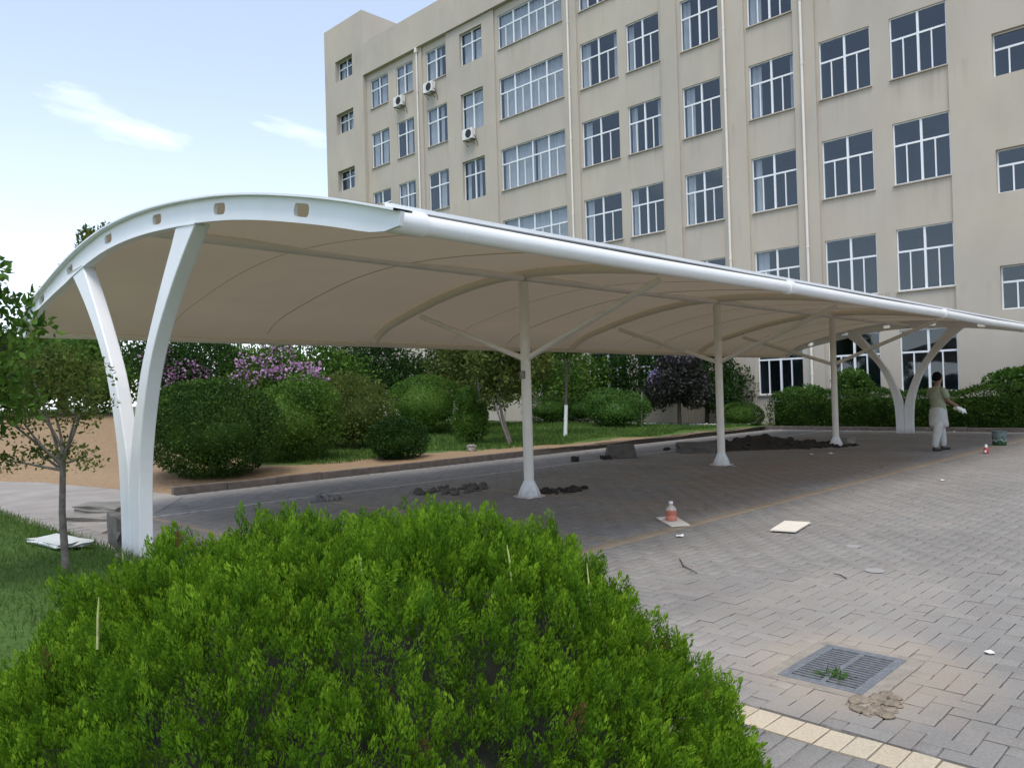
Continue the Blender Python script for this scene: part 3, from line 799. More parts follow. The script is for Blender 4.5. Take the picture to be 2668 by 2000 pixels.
ys = sorted({-14, 48.2, 43.6} | {a for p in PANELS for a in p} | {a for q in WIN for a in q[:2]})
zs = sorted({0, ROOF, TOWER, SOFF} | {a for q in WIN for a in q[2:4]})
def depth(y, z):
    for q in WIN:
        if q[0] < y < q[1] and q[2] < z < q[3]: return 'hole'
    if y > 43.6: return PT
    if z > ROOF: return None
    if z > SOFF: return PT
    for a, b in PANELS:
        if a < y < b: return PP
    return PM
grid = [[depth((ys[i] + ys[i + 1]) / 2, (zs[j] + zs[j + 1]) / 2) for j in range(len(zs) - 1)] for i in range(len(ys) - 1)]
mb = MB()
GX = 31.24
def gd(i, j):
    if i < 0 or j < 0 or i >= len(ys) - 1 or j >= len(zs) - 1: return None
    return grid[i][j]
for i in range(len(ys) - 1):
    for j in range(len(zs) - 1):
        d = grid[i][j]
        if d is None: continue
        y0, y1, z0, z1 = ys[i], ys[i + 1], zs[j], zs[j + 1]
        dd = GX if d == 'hole' else d
        if d != 'hole':
            mb.quad((d, y1, z0), (d, y0, z0), (d, y0, z1), (d, y1, z1))
        e = gd(i + 1, j); e = GX if e == 'hole' else e
        if e is not None and e != dd: mb.quad((min(dd, e), y1, z0), (max(dd, e), y1, z0), (max(dd, e), y1, z1), (min(dd, e), y1, z1))
        e = gd(i, j + 1); e = GX if e == 'hole' else e
        if e is not None and e != dd: mb.quad((min(dd, e), y0, z1), (max(dd, e), y0, z1), (max(dd, e), y1, z1), (min(dd, e), y1, z1))
mb.build('wall', M['facade'], bld)
mb = MB()
mb.quad((PT, -14, ROOF), (PT + 0.25, -14, ROOF), (PT + 0.25, 43.6, ROOF), (PT, 43.6, ROOF))
mb.quad((PT + 0.25, -14, 24.2), (PT + 0.25, 43.6, 24.2), (PT + 0.25, 43.6, ROOF), (PT + 0.25, -14, ROOF))
mb.quad((PT + 0.25, -14, 24.2), (46, -14, 24.2), (46, 43.6, 24.2), (PT + 0.25, 43.6, 24.2))
mb.build('roof', M['facade'], bld)
mb = MB()
mb.quad((PT, 43.6, ROOF), (PT + 7, 43.6, ROOF - 1.2), (PT + 7, 43.6, TOWER), (PT, 43.6, TOWER))
mb.quad((PT, 48.2, 0), (46, 48.2, 0), (46, 48.2, TOWER), (PT, 48.2, TOWER))
mb.quad((PT, 43.6, TOWER), (PT + 7, 43.6, TOWER), (PT + 7, 48.2, TOWER), (PT, 48.2, TOWER))
mb.quad((46, -14, 0), (46, 48.2, 0), (46, 48.2, 24.2), (46, -14, 24.2))
mb.quad((PM, -14, 0), (46, -14, 0), (46, -14, ROOF), (PT, -14, ROOF))
mb.build('stair_tower', M['facade'], bld)
mb = MB(); mb.tube([(PT + 1.4, 43.55, 26.3), (PT + 3.0, 43.5, 26.25)], 0.05, 6); mb.build('roof_spout', M['dark'], bld)

# windows: the frame is the part; panes, curtain, sill and the room behind are its pieces
rw = random.Random(3)
frame_cache = {}
def frame_mesh(w, h, kind, rail):
    key = (round(w, 2), round(h, 2), kind)
    if key in frame_cache: return frame_cache[key]
    mb = MB(); t = 0.045; x0, x1 = -0.03, 0.03
    mb.box(x0, x1, 0, t, 0, h); mb.box(x0, x1, w - t, w, 0, h)
    mb.box(x0 + .002, x1 - .002, t, w - t, 0, t); mb.box(x0 + .002, x1 - .002, t, w - t, h - t, h)
    mb.box(x0 - .006, x1 + .002, t, w - t, rail - 0.035, rail + 0.035)
    panes = []
    nu = {'pair': 2, 'quad': 2, 'wide': 4}[kind]; nl = {'pair': 2, 'quad': 4, 'wide': 8}[kind]
    for i in range(1, nu):
        y = w * i / nu; mb.box(x0 - .01, x1 + .004, y - 0.04, y + 0.04, 0.0, h - 0.0)
    for i in range(nu): panes.append((w * i / nu, w * (i + 1) / nu, rail, h))
    off = 0.06
    bounds = []
    for i in range(nl + 1):
        y = w * i / nl
        if nl > nu and i % 2 == 1:
            y += 0.03
            mb.box(x0 - .004, x1 - .004, y - 0.022, y + 0.022, t, rail - 0.035)
        bounds.append(y)
    for i in range(nl): panes.append((bounds[i], bounds[i + 1], 0, rail))
    me = mb.mesh('window'); me.materials.append(M['frame'])
    pms = []
    for k, (a, b, c, d) in enumerate(panes):
        m2 = MB(); xo = 0.0 if k % 2 else 0.008
        m2.box(xo, xo + 0.006, a + 0.01, b - 0.01, c + 0.01, d - 0.01)
        pm = m2.mesh('pane', ); pm.materials.append(M['glass']); pms.append(pm)
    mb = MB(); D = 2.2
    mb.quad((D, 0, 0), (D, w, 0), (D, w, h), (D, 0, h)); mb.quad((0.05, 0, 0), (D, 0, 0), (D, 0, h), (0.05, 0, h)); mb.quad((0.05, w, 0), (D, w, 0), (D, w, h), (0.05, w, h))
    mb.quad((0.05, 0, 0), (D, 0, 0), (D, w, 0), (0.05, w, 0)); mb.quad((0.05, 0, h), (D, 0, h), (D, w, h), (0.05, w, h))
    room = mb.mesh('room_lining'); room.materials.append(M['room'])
    mb = MB(); mb.box(-0.17, -0.032, -0.04, w + 0.04, -0.05, -0.001); sl_ = mb.mesh('sill'); sl_.materials.append(M['facade'])
    frame_cache[key] = (me, pms, room, sl_)
    return frame_cache[key]
def curtain_mesh(a, b, h, seed):
    rs = random.Random(seed); n = max(6, int((b - a) / 0.05)); mb = MB(); vs = []
    ph = rs.uniform(0, 6)
    for i in range(n + 1):
        y = a + (b - a) * i / n
        x = 0.16 + 0.035 * math.sin(i * 1.25 + ph) + 0.015 * math.sin(i * 0.5)
        vs += [(x, y, 0.02), (x + 0.01, y, h - 0.02)]
    mb.add(vs, [(2 * i, 2 * i + 2, 2 * i + 3, 2 * i + 1) for i in range(n)])
    me = mb.mesh('curtain'); me.materials.append(M['curtain']); return me
bo = bld.location
for wi, (y0, y1, z0, z1, kind, cur) in enumerate(WIN):
    wd, h = y1 - y0, z1 - z0
    rail = 1.46 if h > 2.2 else (h * 0.63)
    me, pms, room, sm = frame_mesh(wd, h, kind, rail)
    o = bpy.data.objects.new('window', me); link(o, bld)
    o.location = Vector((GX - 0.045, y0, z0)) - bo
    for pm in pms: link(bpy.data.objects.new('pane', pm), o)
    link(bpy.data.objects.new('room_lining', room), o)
    link(bpy.data.objects.new('sill', sm), o).location = (0, 0, 0)
    spans = []
    if cur == 'full': spans = [(0.05, wd - 0.05)] if rw.random() < 0.5 else [(0.05, wd * 0.46), (wd * 0.5, wd - 0.05)]
    elif cur == 'part':
        c = rw.random()
        if c < 0.75: spans.append((wd * rw.uniform(0.62, 0.8), wd - 0.05))
        if c > 0.2: spans.append((wd * rw.uniform(0.2, 0.32), wd * rw.uniform(0.42, 0.52)))
    elif cur == 'side':
        spans.append((wd * rw.uniform(0.72, 0.85), wd - 0.04))
        if rw.random() < 0.4: spans.append((0.04, wd * rw.uniform(0.1, 0.18)))
    if spans:
        for si, (a, b) in enumerate(spans):
            link(bpy.data.objects.new('curtain', curtain_mesh(a, b, h, wi * 7 + si)), o)
# downpipes with hoppers and joint collars
for y, zt in ((38.0, 23.3), (25.75, 23.3), (17.0, 23.3), (13.58, 23.3)):
    mb = MB(); mb.tube([(30.93, y, 0.1), (30.93, y, zt)], 0.055, 10)
    dp = mb.build('downpipe', M['pipe'], bld, smooth=True)
    for z in (2, 7.1, 10.6, 14.5, 17.1, 20.5):
        mb = MB(); mb.tube([(30.93, y, z), (30.93, y, z + 0.09)], 0.068, 10); mb.build('collar', M['pipe'], dp, smooth=True)
    mb = MB(); mb.box(30.83, 30.99, y - 0.1, y + 0.1, zt - 0.35, zt - 0.06)
    mb.build('hopper', M['pipe'], dp)

# air conditioners on brackets
def ac(x, y, z, label):
    t = thing('air_conditioner', label, 'air conditioner', (x, y, z), group='outdoor air conditioner units on the facade')
    mb = MB(); mb.box(-0.36, -0.06, -0.42, 0.42, 0, 0.62); mb.build('casing', M['ac'], t, local=True, bevel=0.02)
    mb = MB()
    for k in range(3):
        r = 0.07 + 0.075 * k
        pts = [(-0.372, -0.10 + 0.0 + r * math.cos(a), 0.31 + r * math.sin(a)) for a in np.linspace(0, 2 * math.pi, 25)]
        mb.tube(pts, 0.006, 5, cap=False)
    for k in range(6):
        a = k * math.pi / 6
        mb.tube([(-0.372, -0.10 + 0.235 * math.cos(a), 0.31 + 0.235 * math.sin(a)), (-0.372, -0.10 - 0.235 * math.cos(a), 0.31 - 0.235 * math.sin(a))], 0.005, 4)
    g = mb.build('fan_grille', M['rubber'], t, local=True)
    mb = MB(); mb.tube([(-0.366, -0.10, 0.31), (-0.362, -0.10, 0.31)], 0.245, 24); mb.build('fan_opening', M['dark'], t, local=True)
    mb = MB()
    for s in (-0.3, 0.3):
        mb.box(-0.42, 0.0, s - 0.02, s + 0.02, -0.04, -0.002)
        mb.tube([(-0.40, s, -0.03), (-0.01, s, -0.30)], 0.014, 6)
    mb.build('bracket', M['rubber'], t, local=True)
    mb = MB(); mb.tube([(-0.2, -0.43, 0.2), (-0.2, -0.5, 0.1), (-0.05, -0.52, -0.2), (0.02, -0.5, -0.5)], 0.02, 6); mb.build('hose', M['rubber'], t, local=True, smooth=True)
M['ac'] = mat_plain('ac_casing', (0.72, 0.71, 0.68), 0.5, noise=0.05, nscale=6)
ac(31.05, 39.75, 20.05, 'white air conditioner left of the downpipe, below a small top floor window')
ac(31.05, 36.75, 20.05, 'white air conditioner right of the downpipe, under a top floor window')
ac(31.0, 33.25, 16.3, 'white air conditioner with dark round fan, lowest of the three on the wall')

# ---------------------------------------------------------------- CANOPY
can = thing('carport_canopy', 'long white carport canopy with curved fabric roof on Y shaped and round posts', 'carport canopy', (3.01, 8.5, 0))
XF = [3.01 + 5.758 * i for i in range(5)]
TOPY = [3.87, 4.3, 4.73, 5.53, 6.23, 7.04, 7.76, 8.4, 9.08, 9.83, 10.4, 10.95, 11.5, 11.98, 12.2, 12.36]
TOPZ = [2.72, 2.85, 2.965, 3.15, 3.28, 3.385, 3.45, 3.475, 3.465, 3.385, 3.285, 3.16, 3.03, 2.90, 2.78, 2.60]
def arcpts(n=60):
    Yv = np.array(TOPY); Zv = np.array(TOPZ)
    s = np.concatenate([[0], np.cumsum(np.hypot(np.diff(Yv), np.diff(Zv)))])
    u = np.linspace(0, s[-1], n)
    y = np.interp(u, s, Yv); z = np.interp(u, s, Zv)
    for _ in range(6):
        y[1:-1] = (y[:-2] + 2 * y[1:-1] + y[2:]) / 4; z[1:-1] = (z[:-2] + 2 * z[1:-1] + z[2:]) / 4
    return y, z
AY, AZ = arcpts()
def arc_normals():
    ty = np.gradient(AY); tz = np.gradient(AZ); l = np.hypot(ty, tz)
    return -(-tz / l), -(ty / l)       # pointing inward/down: (ny, nz)
NY, NZ = arc_normals()     # downwards

def end_arch(x, out):
    """web plate with rounded holes, top and bottom flanges"""
    dep = np.interp(np.arange(60), [0, 1, 2, 3, 8, 25, 45, 59], [0.09, 0.145, 0.168, 0.175, 0.185, 0.205, 0.21, 0.10])
    bm = bmesh.new()
    outer = [(AY[i], AZ[i]) for i in range(60)] + [(AY[i] + NY[i] * dep[i], AZ[i] + NZ[i] * dep[i]) for i in reversed(range(60))]
    # rounded front end
    loops = [outer]
    for hy in (5.06, 6.38, 7.71, 9.02, 10.28, 11.42):
        i = int(np.argmin(np.abs(AY - hy)))
        c = np.array([AY[i] + NY[i] * dep[i] * 0.5, AZ[i] + NZ[i] * dep[i] * 0.5])
        n = np.array([NY[i], NZ[i]]); t = np.array([n[1], -n[0]])
        lp = []
        hw, hh, r = 0.105, 0.048, 0.036
        for sx, sy, a0 in ((1, 1, 0), (-1, 1, 90), (-1, -1, 180), (1, -1, 270)):
            for k in range(5):
                a = rad(a0 + 90 * k / 4)
                p = c + t * (sx * (hw - r) + r * math.cos(a)) + n * (sy * (hh - r) + r * math.sin(a))
                lp.append((p[0], p[1]))
        loops.append(lp)
    edges = []
    for lp in loops:
        vs = [bm.verts.new((0, p[0], p[1])) for p in lp]
        for k in range(len(vs)): edges.append(bm.edges.new((vs[k], vs[(k + 1) % len(vs)])))
    bmesh.ops.triangle_fill(bm, use_beauty=True, use_dissolve=False, edges=edges)
    g = bmesh.ops.extrude_face_region(bm, geom=bm.faces[:])
    for v in g['geom']:
        if isinstance(v, bmesh.types.BMVert): v.co.x += 0.03
    bmesh.ops.recalc_face_normals(bm, faces=bm.faces[:])
    me = bpy.data.meshes.new('end_arch'); bm.to_mesh(me); bm.free(); me.materials.append(M['white'])
    o = bpy.data.objects.new('end_arch', me); link(o, can); o.location = Vector((x - 0.015, 0, 0)) - can.location
    # flange on top, narrower flange below
    mb = MB()
    for i in range(59):
        a = []
        for q in (i, i + 1):
            for xx in (x - 0.075, x + 0.075):
                a.append((xx, AY[q] - NY[q] * 0.012, AZ[q] - NZ[q] * 0.012)); a.append((xx, AY[q] + NY[q] * 0.004, AZ[q] + NZ[q] * 0.004))
        mb.add(a, [(0, 2, 6, 4), (1, 5, 7, 3), (0, 4, 5, 1), (2, 3, 7, 6)])
    fl = mb.build('top_flange', M['white'], o, smooth=False) if False else None
    me2 = mb.mesh('top_flange', (x - 0.015, 0, 0)); me2.materials.append(M['white']); link(bpy.data.objects.new('top_flange', me2), o)
    mb = MB()
    for i in range(20, 57):
        a = []
        for q in (i, i + 1):
            for xx in (x - 0.03, x + 0.06):
                k = dep[q]
                a.append((xx, AY[q] + NY[q] * (k - 0.002), AZ[q] + NZ[q] * (k - 0.002))); a.append((xx, AY[q] + NY[q] * (k + 0.012), AZ[q] + NZ[q] * (k + 0.012)))
        mb.add(a, [(0, 2, 6, 4), (1, 5, 7, 3), (0, 4, 5, 1), (2, 3, 7, 6)])
    me3 = mb.mesh('bottom_flange', (x - 0.015, 0, 0)); me3.materials.append(M['white']); link(bpy.data.objects.new('bottom_flange', me3), o)
end_arch(XF[0], -1); end_arch(XF[4], 1)

# curved legs of the two Y posts
LZ = [0, 0.4, 0.8, 1.05, 1.43, 1.9, 2.2, 2.5, 2.82, 3.0, 3.16]
LO = [0.25, 0.253, 0.27, 0.30, 0.40, 0.585, 0.77, 1.02, 1.33, 1.53, 1.73]
LI = [0.0, 0.0, 0.0, 0.045, 0.175, 0.365, 0.56, 0.77, 1.01, 1.16, 1.29]
def leg(x, s, lab=None):
    yc = 8.51
    zz = np.linspace(0, 3.16, 26)
    oo = np.interp(zz, LZ, LO); ins = np.interp(zz, LZ, LI)
    for _ in range(2):
        oo[1:-1] = (oo[:-2] + 2 * oo[1:-1] + oo[2:]) / 4; ins[1:-1] = (ins[:-2] + 2 * ins[1:-1] + ins[2:]) / 4
    mb = MB(); x0, x1 = x - 0.02, x + 0.12
    gap = 0.003
    vs = []
    for a, b, z in zip(oo, ins, zz):
        zo = z + 0.0; b = max(b, gap)
        vs += [(x0, yc + s * a, zo), (x1, yc + s * a, zo), (x1, yc + s * b, zo + (0.02 if z > 3.1 else 0)), (x0, yc + s * b, zo + (0.02 if z > 3.1 else 0))]
    fs = []
    n = len(zz)
    for i in range(n - 1):
        for k in range(4):
            k2 = (k + 1) % 4
            f = (4 * i + k, 4 * i + k2, 4 * i + 4 + k2, 4 * i + 4 + k)
            fs.append(f if s < 0 else f[::-1])
    fs += [(0, 1, 2, 3), (4 * n - 4, 4 * n - 3, 4 * n - 2, 4 * n - 1)]
    mb.add(vs, fs)
    return mb.build('curved_leg', M['white'], can, smooth=False, bevel=0.012)
for x in (XF[0], XF[4] - 0.1):
    for s in (-1, 1): leg(x, s)
for x in (XF[0], XF[4] - 0.1):
    mb = MB(); mb.box(x - 0.1, x + 0.2, 8.16, 8.86, -0.01, 0.012); mb.build('base_plate', M['concrete'], can)

# round posts with flared base and raking struts, rafters
def prof(y):
    return float(np.interp(y, AY, AZ))
for x in XF[1:4]:
    mb = MB(); mb.lathe([(0.078, 0.10), (0.076, 3.28)], (x, 8.33, 0), 20)
    post = mb.build('post', M['steel_off'], can, smooth=True)
    mb = MB(); mb.lathe([(0.25, 0.0), (0.25, 0.012), (0.175, 0.012), (0.17, 0.05), (0.135, 0.13), (0.10, 0.20), (0.084, 0.24)], (x, 8.33, 0), 8)
    mb.build('base_flare', M['white'], post)
    for s, y1, z1 in ((-1, 5.86, 3.02), (1, 10.84, 2.98)):
        mb = MB(); mb.tube([(x, 8.33 + s * 0.06, 2.12), (x, y1, z1)], 0.045, 12)
        mb.build('strut', M['steel_off'], can, smooth=True)
    yy = np.linspace(4.1, 12.25, 40)
    mb = MB(); mb.tube([(x, y, prof(y) - 0.065) for y in yy], 0.065, 12)
    mb.build('rafter', M['fabric_band'], can, smooth=True)
# small plate with a marking on the first round post
mb = MB(); mb.box(XF[1] - 0.092, XF[1] - 0.078, 8.27, 8.39, 1.80, 1.92)
pl = mb.build('number_plate', mat_plain('plate', (0.42, 0.38, 0.32), 0.6), can)
mb = MB(); X_ = XF[1] - 0.094
def stroke(y0, y1, z0, z1): mb.box(X_ - 0.001, X_ + 0.0015, y0, y1, z0, z1)
stroke(8.27, 8.39, 1.80, 1.812); stroke(8.27, 8.39, 1.908, 1.92); stroke(8.27, 8.282, 1.812, 1.908); stroke(8.378, 8.39, 1.812, 1.908)
# a G and a stroke, mirrored by nothing: +Y is to the left in the picture
stroke(8.342, 8.37, 1.888, 1.898); stroke(8.362, 8.37, 1.832, 1.888); stroke(8.342, 8.37, 1.822, 1.832); stroke(8.338, 8.346, 1.832, 1.86); stroke(8.338, 8.356, 1.856, 1.864)
stroke(8.30, 8.31, 1.822, 1.898)
me = mb.mesh('marking', (can.location + pl.location)); me.materials.append(M['dark']); link(bpy.data.objects.new('marking', me), pl)

# purlin along the ridge, front and rear edge tubes
for i in range(4):
    mb = MB(); mb.tube([(XF[i] + 0.02, 8.33, 3.355), (XF[i + 1] - 0.02, 8.33, 3.345)], 0.055, 12); mb.build('purlin', M['steel_off'], can, smooth=True)
FY, FZ, FR = 4.1, 2.715, 0.068
for i in range(4):
    a, b = XF[i] + (0.0 if i else 0.02), XF[i + 1]
    mb = MB(); mb.tube([(a + 0.004, FY, FZ), ((a + b) / 2, FY, FZ - 0.012), (b - 0.004, FY, FZ)], FR, 24)
    mb.build('front_edge_tube', M['white2'], can, smooth=True)
for i in range(5):
    mb = MB(); mb.tube([(XF[i] + (0.02 if i == 0 else -0.06), FY, FZ), (XF[i] + (0.34 if i == 0 else 0.06), FY, FZ)], FR + 0.014, 24)
    mb.build('tube_flange', M['white2'], can, smooth=True)
# rail holding the fabric over the front tube
mb = MB(); mb.box(XF[0] + 0.03, XF[4] + 0.05, FY - 0.014, FY + 0.02, FZ + FR + 0.001, FZ + FR + 0.010)
mb.build('keder_rail', mat_plain('rail_grey', (0.25, 0.25, 0.25), 0.5), can)
for i in range(4):
    mb = MB(); mb.tube([(XF[i], 12.36, 2.585), ((XF[i] + XF[i + 1]) / 2, 12.355, 2.575), (XF[i + 1], 12.36, 2.585)], 0.045, 12); mb.build('rear_edge_tube', M['fabric_band'], can, smooth=True)

# the fabric: saddle between the frames, hem front and rear
nxm, nym = 97, 56
xs = np.linspace(XF[0], XF[4], nxm)
yv = np.concatenate([[FY - 0.01], np.linspace(FY + 0.05, 12.0, nym - 3), [12.22, 12.37]])
V = np.zeros((nxm, nym, 3))
for a, x in enumerate(xs):
    t = (x - XF[0]) / 5.758; ph = t - math.floor(t) if a < nxm - 1 else 0
    sag = math.sin(math.pi * ph) ** 1.0 if 0 < ph < 1 else 0
    for b, y in enumerate(yv):
        z = prof(min(max(y, 3.9), 12.36)) + 0.018
        if b == 0: z = FZ + FR + 0.028
        u = (y - FY) / (12.3 - FY)
        mid = max(0, math.sin(math.pi * min(max(u, 0), 1)))
        zz = z - 0.13 * sag * mid ** 0.8
        if u < 0.10: zz = max(zz, FZ + FR + 0.03)
        V[a, b] = (x, y, zz)
idx = (np.arange(nxm - 1)[:, None] * nym + np.arange(nym - 1)[None, :]).ravel()
mem = np_mesh('membrane', V.reshape(-1, 3), np.stack([idx, idx + 1, idx + nym + 1, idx + nym], 1), None, M['membrane'], can, smooth=True)
# white hem strip on the front top edge
mb = MB()
for i in range(24):
    xa = XF[0] + 0.03 + (XF[4] - XF[0] + 0.03) * i / 24; xb = XF[0] + 0.03 + (XF[4] - XF[0] + 0.03) * (i + 1) / 24
    mb.box(xa, xb, FY - 0.020, FY + 0.12, FZ + FR + 0.0105, FZ + FR + 0.038)
mb.build('front_hem', M['white'], can)
# welded seams and thin arch battens under the fabric
def memz(x, y):
    a = int(np.clip(np.searchsorted(xs, x), 1, nxm - 1)); f = (x - xs[a - 1]) / (xs[a] - xs[a - 1])
    return float(np.interp(y, yv, V[a - 1, :, 2] * (1 - f) + V[a, :, 2] * f))
for i in range(4):
    for fr, r in ((0.34, 0.003), (0.62, 0.005)):
        x = XF[i] + 5.758 * fr
        mb = MB(); mb.tube([(x, y, memz(x, y) - r * 0.9) for y in np.linspace(4.3, 12.25, 36)], r, 6)
        mb.build('seam', M['membrane'], can, smooth=True)

# ---------------------------------------------------------------- PEOPLE
def skin_body(name, joints, edges, mat, parent, sub=2, smooth=True, root=0):
    me = bpy.data.meshes.new(name)
    me.from_pydata([j[0] for j in joints], edges, [])
    o = bpy.data.objects.new(name + '_tmp', me); COL.objects.link(o)
    o.modifiers.new('s', 'SKIN'); md = o.modifiers.new('ss', 'SUBSURF'); md.levels = sub; md.render_levels = sub
    for k, j in enumerate(joints):
        r = j[1]; me.skin_vertices[0].data[k].radius = r if hasattr(r, '__len__') else (r, r)
    me.skin_vertices[0].data[root].use_root = True
    dg = bpy.context.evaluated_depsgraph_get(); dg.update()
    m2 = bpy.data.meshes.new_from_object(o.evaluated_get(dg))
    bpy.data.objects.remove(o)
    m2.name = name; m2.materials.clear(); m2.materials.append(mat)
    m2.polygons.foreach_set('use_smooth', [True] * len(m2.polygons))
    q = bpy.data.objects.new(name, m2); link(q, parent)
    return q
M['skin'] = mat_plain('skin', (0.23, 0.13, 0.085), 0.55)
M['hair'] = mat_plain('hair', (0.008, 0.007, 0.007), 0.9, spec=0.1)
M['shirt'] = mat_plain('shirt', (0.30, 0.32, 0.22), 0.85, noise=0.12, nscale=9)
M['trousers'] = mat_plain('trousers', (0.50, 0.49, 0.46), 0.9, noise=0.1, nscale=12, bump=0.4, bscale=25)
M['shoe'] = mat_plain('shoe', (0.02, 0.02, 0.02), 0.5)
per = thing('person', 'person in pale shirt and loose light trousers holding a white cloth forward', 'person', (19.75, 5.75, 0.0), rad(-45 + 14))
# local: +x ahead, +y left, z up. One continuous body
J = [((0, 0, 0.95), (0.08, 0.085)), ((0.0, 0, 1.12), (0.085, 0.095)), ((-0.01, 0, 1.32), (0.105, 0.14)), ((-0.01, 0, 1.44), (0.085, 0.12)),
     ((0.02, 0, 1.52), 0.055), ((0.045, 0, 1.60), (0.085, 0.075)), ((0.05, 0, 1.69), (0.10, 0.082)), ((0.04, 0, 1.735), (0.07, 0.06)),
     ((-0.01, -0.19, 1.41), 0.06), ((0.05, -0.24, 1.15), 0.046), ((0.29, -0.20, 1.04), 0.034), ((0.36, -0.19, 1.02), (0.035, 0.022)),
     ((-0.01, 0.19, 1.41), 0.06), ((0.04, 0.24, 1.15), 0.046), ((0.27, 0.16, 1.06), 0.034), ((0.34, 0.13, 1.05), (0.035, 0.022)),
     ((-0.01, -0.09, 0.84), 0.062), ((-0.10, -0.10, 0.48), 0.045), ((-0.21, -0.105, 0.09), 0.042), ((-0.09, -0.11, 0.035), (0.04, 0.03)),
     ((0.02, 0.09, 0.84), 0.062), ((0.15, 0.09, 0.48), 0.045), ((0.19, 0.095, 0.09), 0.042), ((0.31, 0.095, 0.035), (0.04, 0.03)),
     ((0.125, 0, 1.655), 0.022),
     ((0.41, -0.185, 1.005), 0.011), ((0.45, -0.183, 0.985), 0.009), ((0.41, -0.20, 1.0), 0.011), ((0.445, -0.203, 0.978), 0.009), ((0.40, -0.215, 0.998), 0.010), ((0.43, -0.222, 0.98), 0.008), ((0.405, -0.17, 1.008), 0.011), ((0.44, -0.162, 0.99), 0.009), ((0.37, -0.155, 1.0), 0.012), ((0.395, -0.14, 0.985), 0.009),
     ((0.39, 0.125, 1.04), 0.011), ((0.43, 0.12, 1.02), 0.009), ((0.385, 0.11, 1.035), 0.011), ((0.42, 0.10, 1.02), 0.009), ((0.385, 0.145, 1.035), 0.010), ((0.42, 0.148, 1.02), 0.009), ((0.35, 0.10, 1.03), 0.012), ((0.375, 0.08, 1.02), 0.009)]
Ed = [(0, 1), (1, 2), (2, 3), (3, 4), (4, 5), (5, 6), (6, 7), (2, 8), (8, 9), (9, 10), (10, 11), (2, 12), (12, 13), (13, 14), (14, 15), (0, 16), (16, 17), (17, 18), (18, 19), (0, 20), (20, 21), (21, 22), (22, 23), (5, 24),
      (11, 25), (25, 26), (11, 27), (27, 28), (11, 29), (29, 30), (11, 31), (31, 32), (11, 33), (33, 34), (15, 35), (35, 36), (15, 37), (37, 38), (15, 39), (39, 40), (15, 41), (41, 42)]
body = skin_body('body', J, Ed, M['skin'], per)
skin_body('hair', [((-0.005, 0, 1.58), (0.08, 0.08)), ((-0.01, 0, 1.66), (0.115, 0.105)), ((0.02, 0, 1.735), (0.125, 0.105)), ((0.09, 0, 1.755), (0.075, 0.075))], [(0, 1), (1, 2), (2, 3)], M['hair'], per)
def loft(mb, rings, n=16, folds=0.0, seed=0):
    """rings of (x, y, z, rx, ry) joined into a tube, with shallow cloth folds"""
    rs = random.Random(seed); ph = [rs.uniform(0, 6.28) for _ in range(3)]
    vs = []
    for i, (x, y, z, rx, ry) in enumerate(rings):
        for k in range(n):
            a = 2 * math.pi * k / n
            f = 1 + folds * (math.sin(3 * a + ph[0] + z * 9) + 0.6 * math.sin(5 * a + ph[1] - z * 14))
            vs.append((x + rx * f * math.cos(a), y + ry * f * math.sin(a), z + folds * 0.25 * math.sin(2 * a + ph[2])))
    fs = [(i * n + k, i * n + (k + 1) % n, (i + 1) * n + (k + 1) % n, (i + 1) * n + k) for i in range(len(rings) - 1) for k in range(n)]
    m = len(rings)
    fs += [tuple(reversed(range(n))), tuple((m - 1) * n + k for k in range(n))]
    mb.add(vs, fs); return mb
def cloth(name, mb, mat):
    o = mb.build(name, mat, per, smooth=True, local=True)
    sb = o.modifiers.new('ss', 'SUBSURF'); sb.levels = 1; sb.render_levels = 2
    return o
mb = MB()
loft(mb, [(0.02, 0, 0.86, 0.155, 0.185), (0.02, 0, 0.97, 0.15, 0.18), (0.005, 0, 1.10, 0.138, 0.17), (-0.005, 0, 1.24, 0.142, 0.185), (-0.02, 0, 1.36, 0.135, 0.20), (-0.02, 0, 1.43, 0.105, 0.165), (-0.005, 0, 1.475, 0.068, 0.085), (0.005, 0, 1.49, 0.06, 0.07)], 18, 0.025, 1)
for sgn in (-1, 1):
    mb.tube([(-0.015, sgn * 0.13, 1.41), (-0.01, sgn * 0.21, 1.37), (0.02, sgn * 0.24, 1.27), (0.035, sgn * 0.248, 1.19)], [0.07, 0.078, 0.074, 0.072], 12)
cloth('shirt', mb, M['shirt'])
mb = MB()
loft(mb, [(0.02, 0, 0.52, 0.235, 0.17), (0.02, 0, 0.62, 0.225, 0.18), (0.015, 0, 0.76, 0.205, 0.19), (0.01, 0, 0.90, 0.18, 0.195), (0.01, 0, 1.02, 0.158, 0.186)], 18, 0.045, 2)
loft(mb, [(-0.20, -0.10, 0.07, 0.075, 0.07), (-0.19, -0.10, 0.20, 0.082, 0.075), (-0.11, -0.10, 0.46, 0.11, 0.095), (-0.05, -0.09, 0.72, 0.13, 0.10)], 14, 0.05, 3)
loft(mb, [(0.20, 0.09, 0.07, 0.072, 0.068), (0.20, 0.09, 0.20, 0.08, 0.075), (0.17, 0.09, 0.46, 0.10, 0.09), (0.08, 0.09, 0.70, 0.12, 0.10)], 14, 0.05, 4)
cloth('trousers', mb, M['trousers'])
for xo, yo in ((-0.21, -0.105), (0.20, 0.095)):
    skin_body('shoe', [((xo - 0.06, yo, 0.045), (0.045, 0.045)), ((xo + 0.04, yo, 0.045), (0.05, 0.045)), ((xo + 0.15, yo, 0.032), (0.045, 0.032)), ((xo + 0.20, yo, 0.026), (0.03, 0.025))], [(0, 1), (1, 2), (2, 3)], M['shoe'], per)
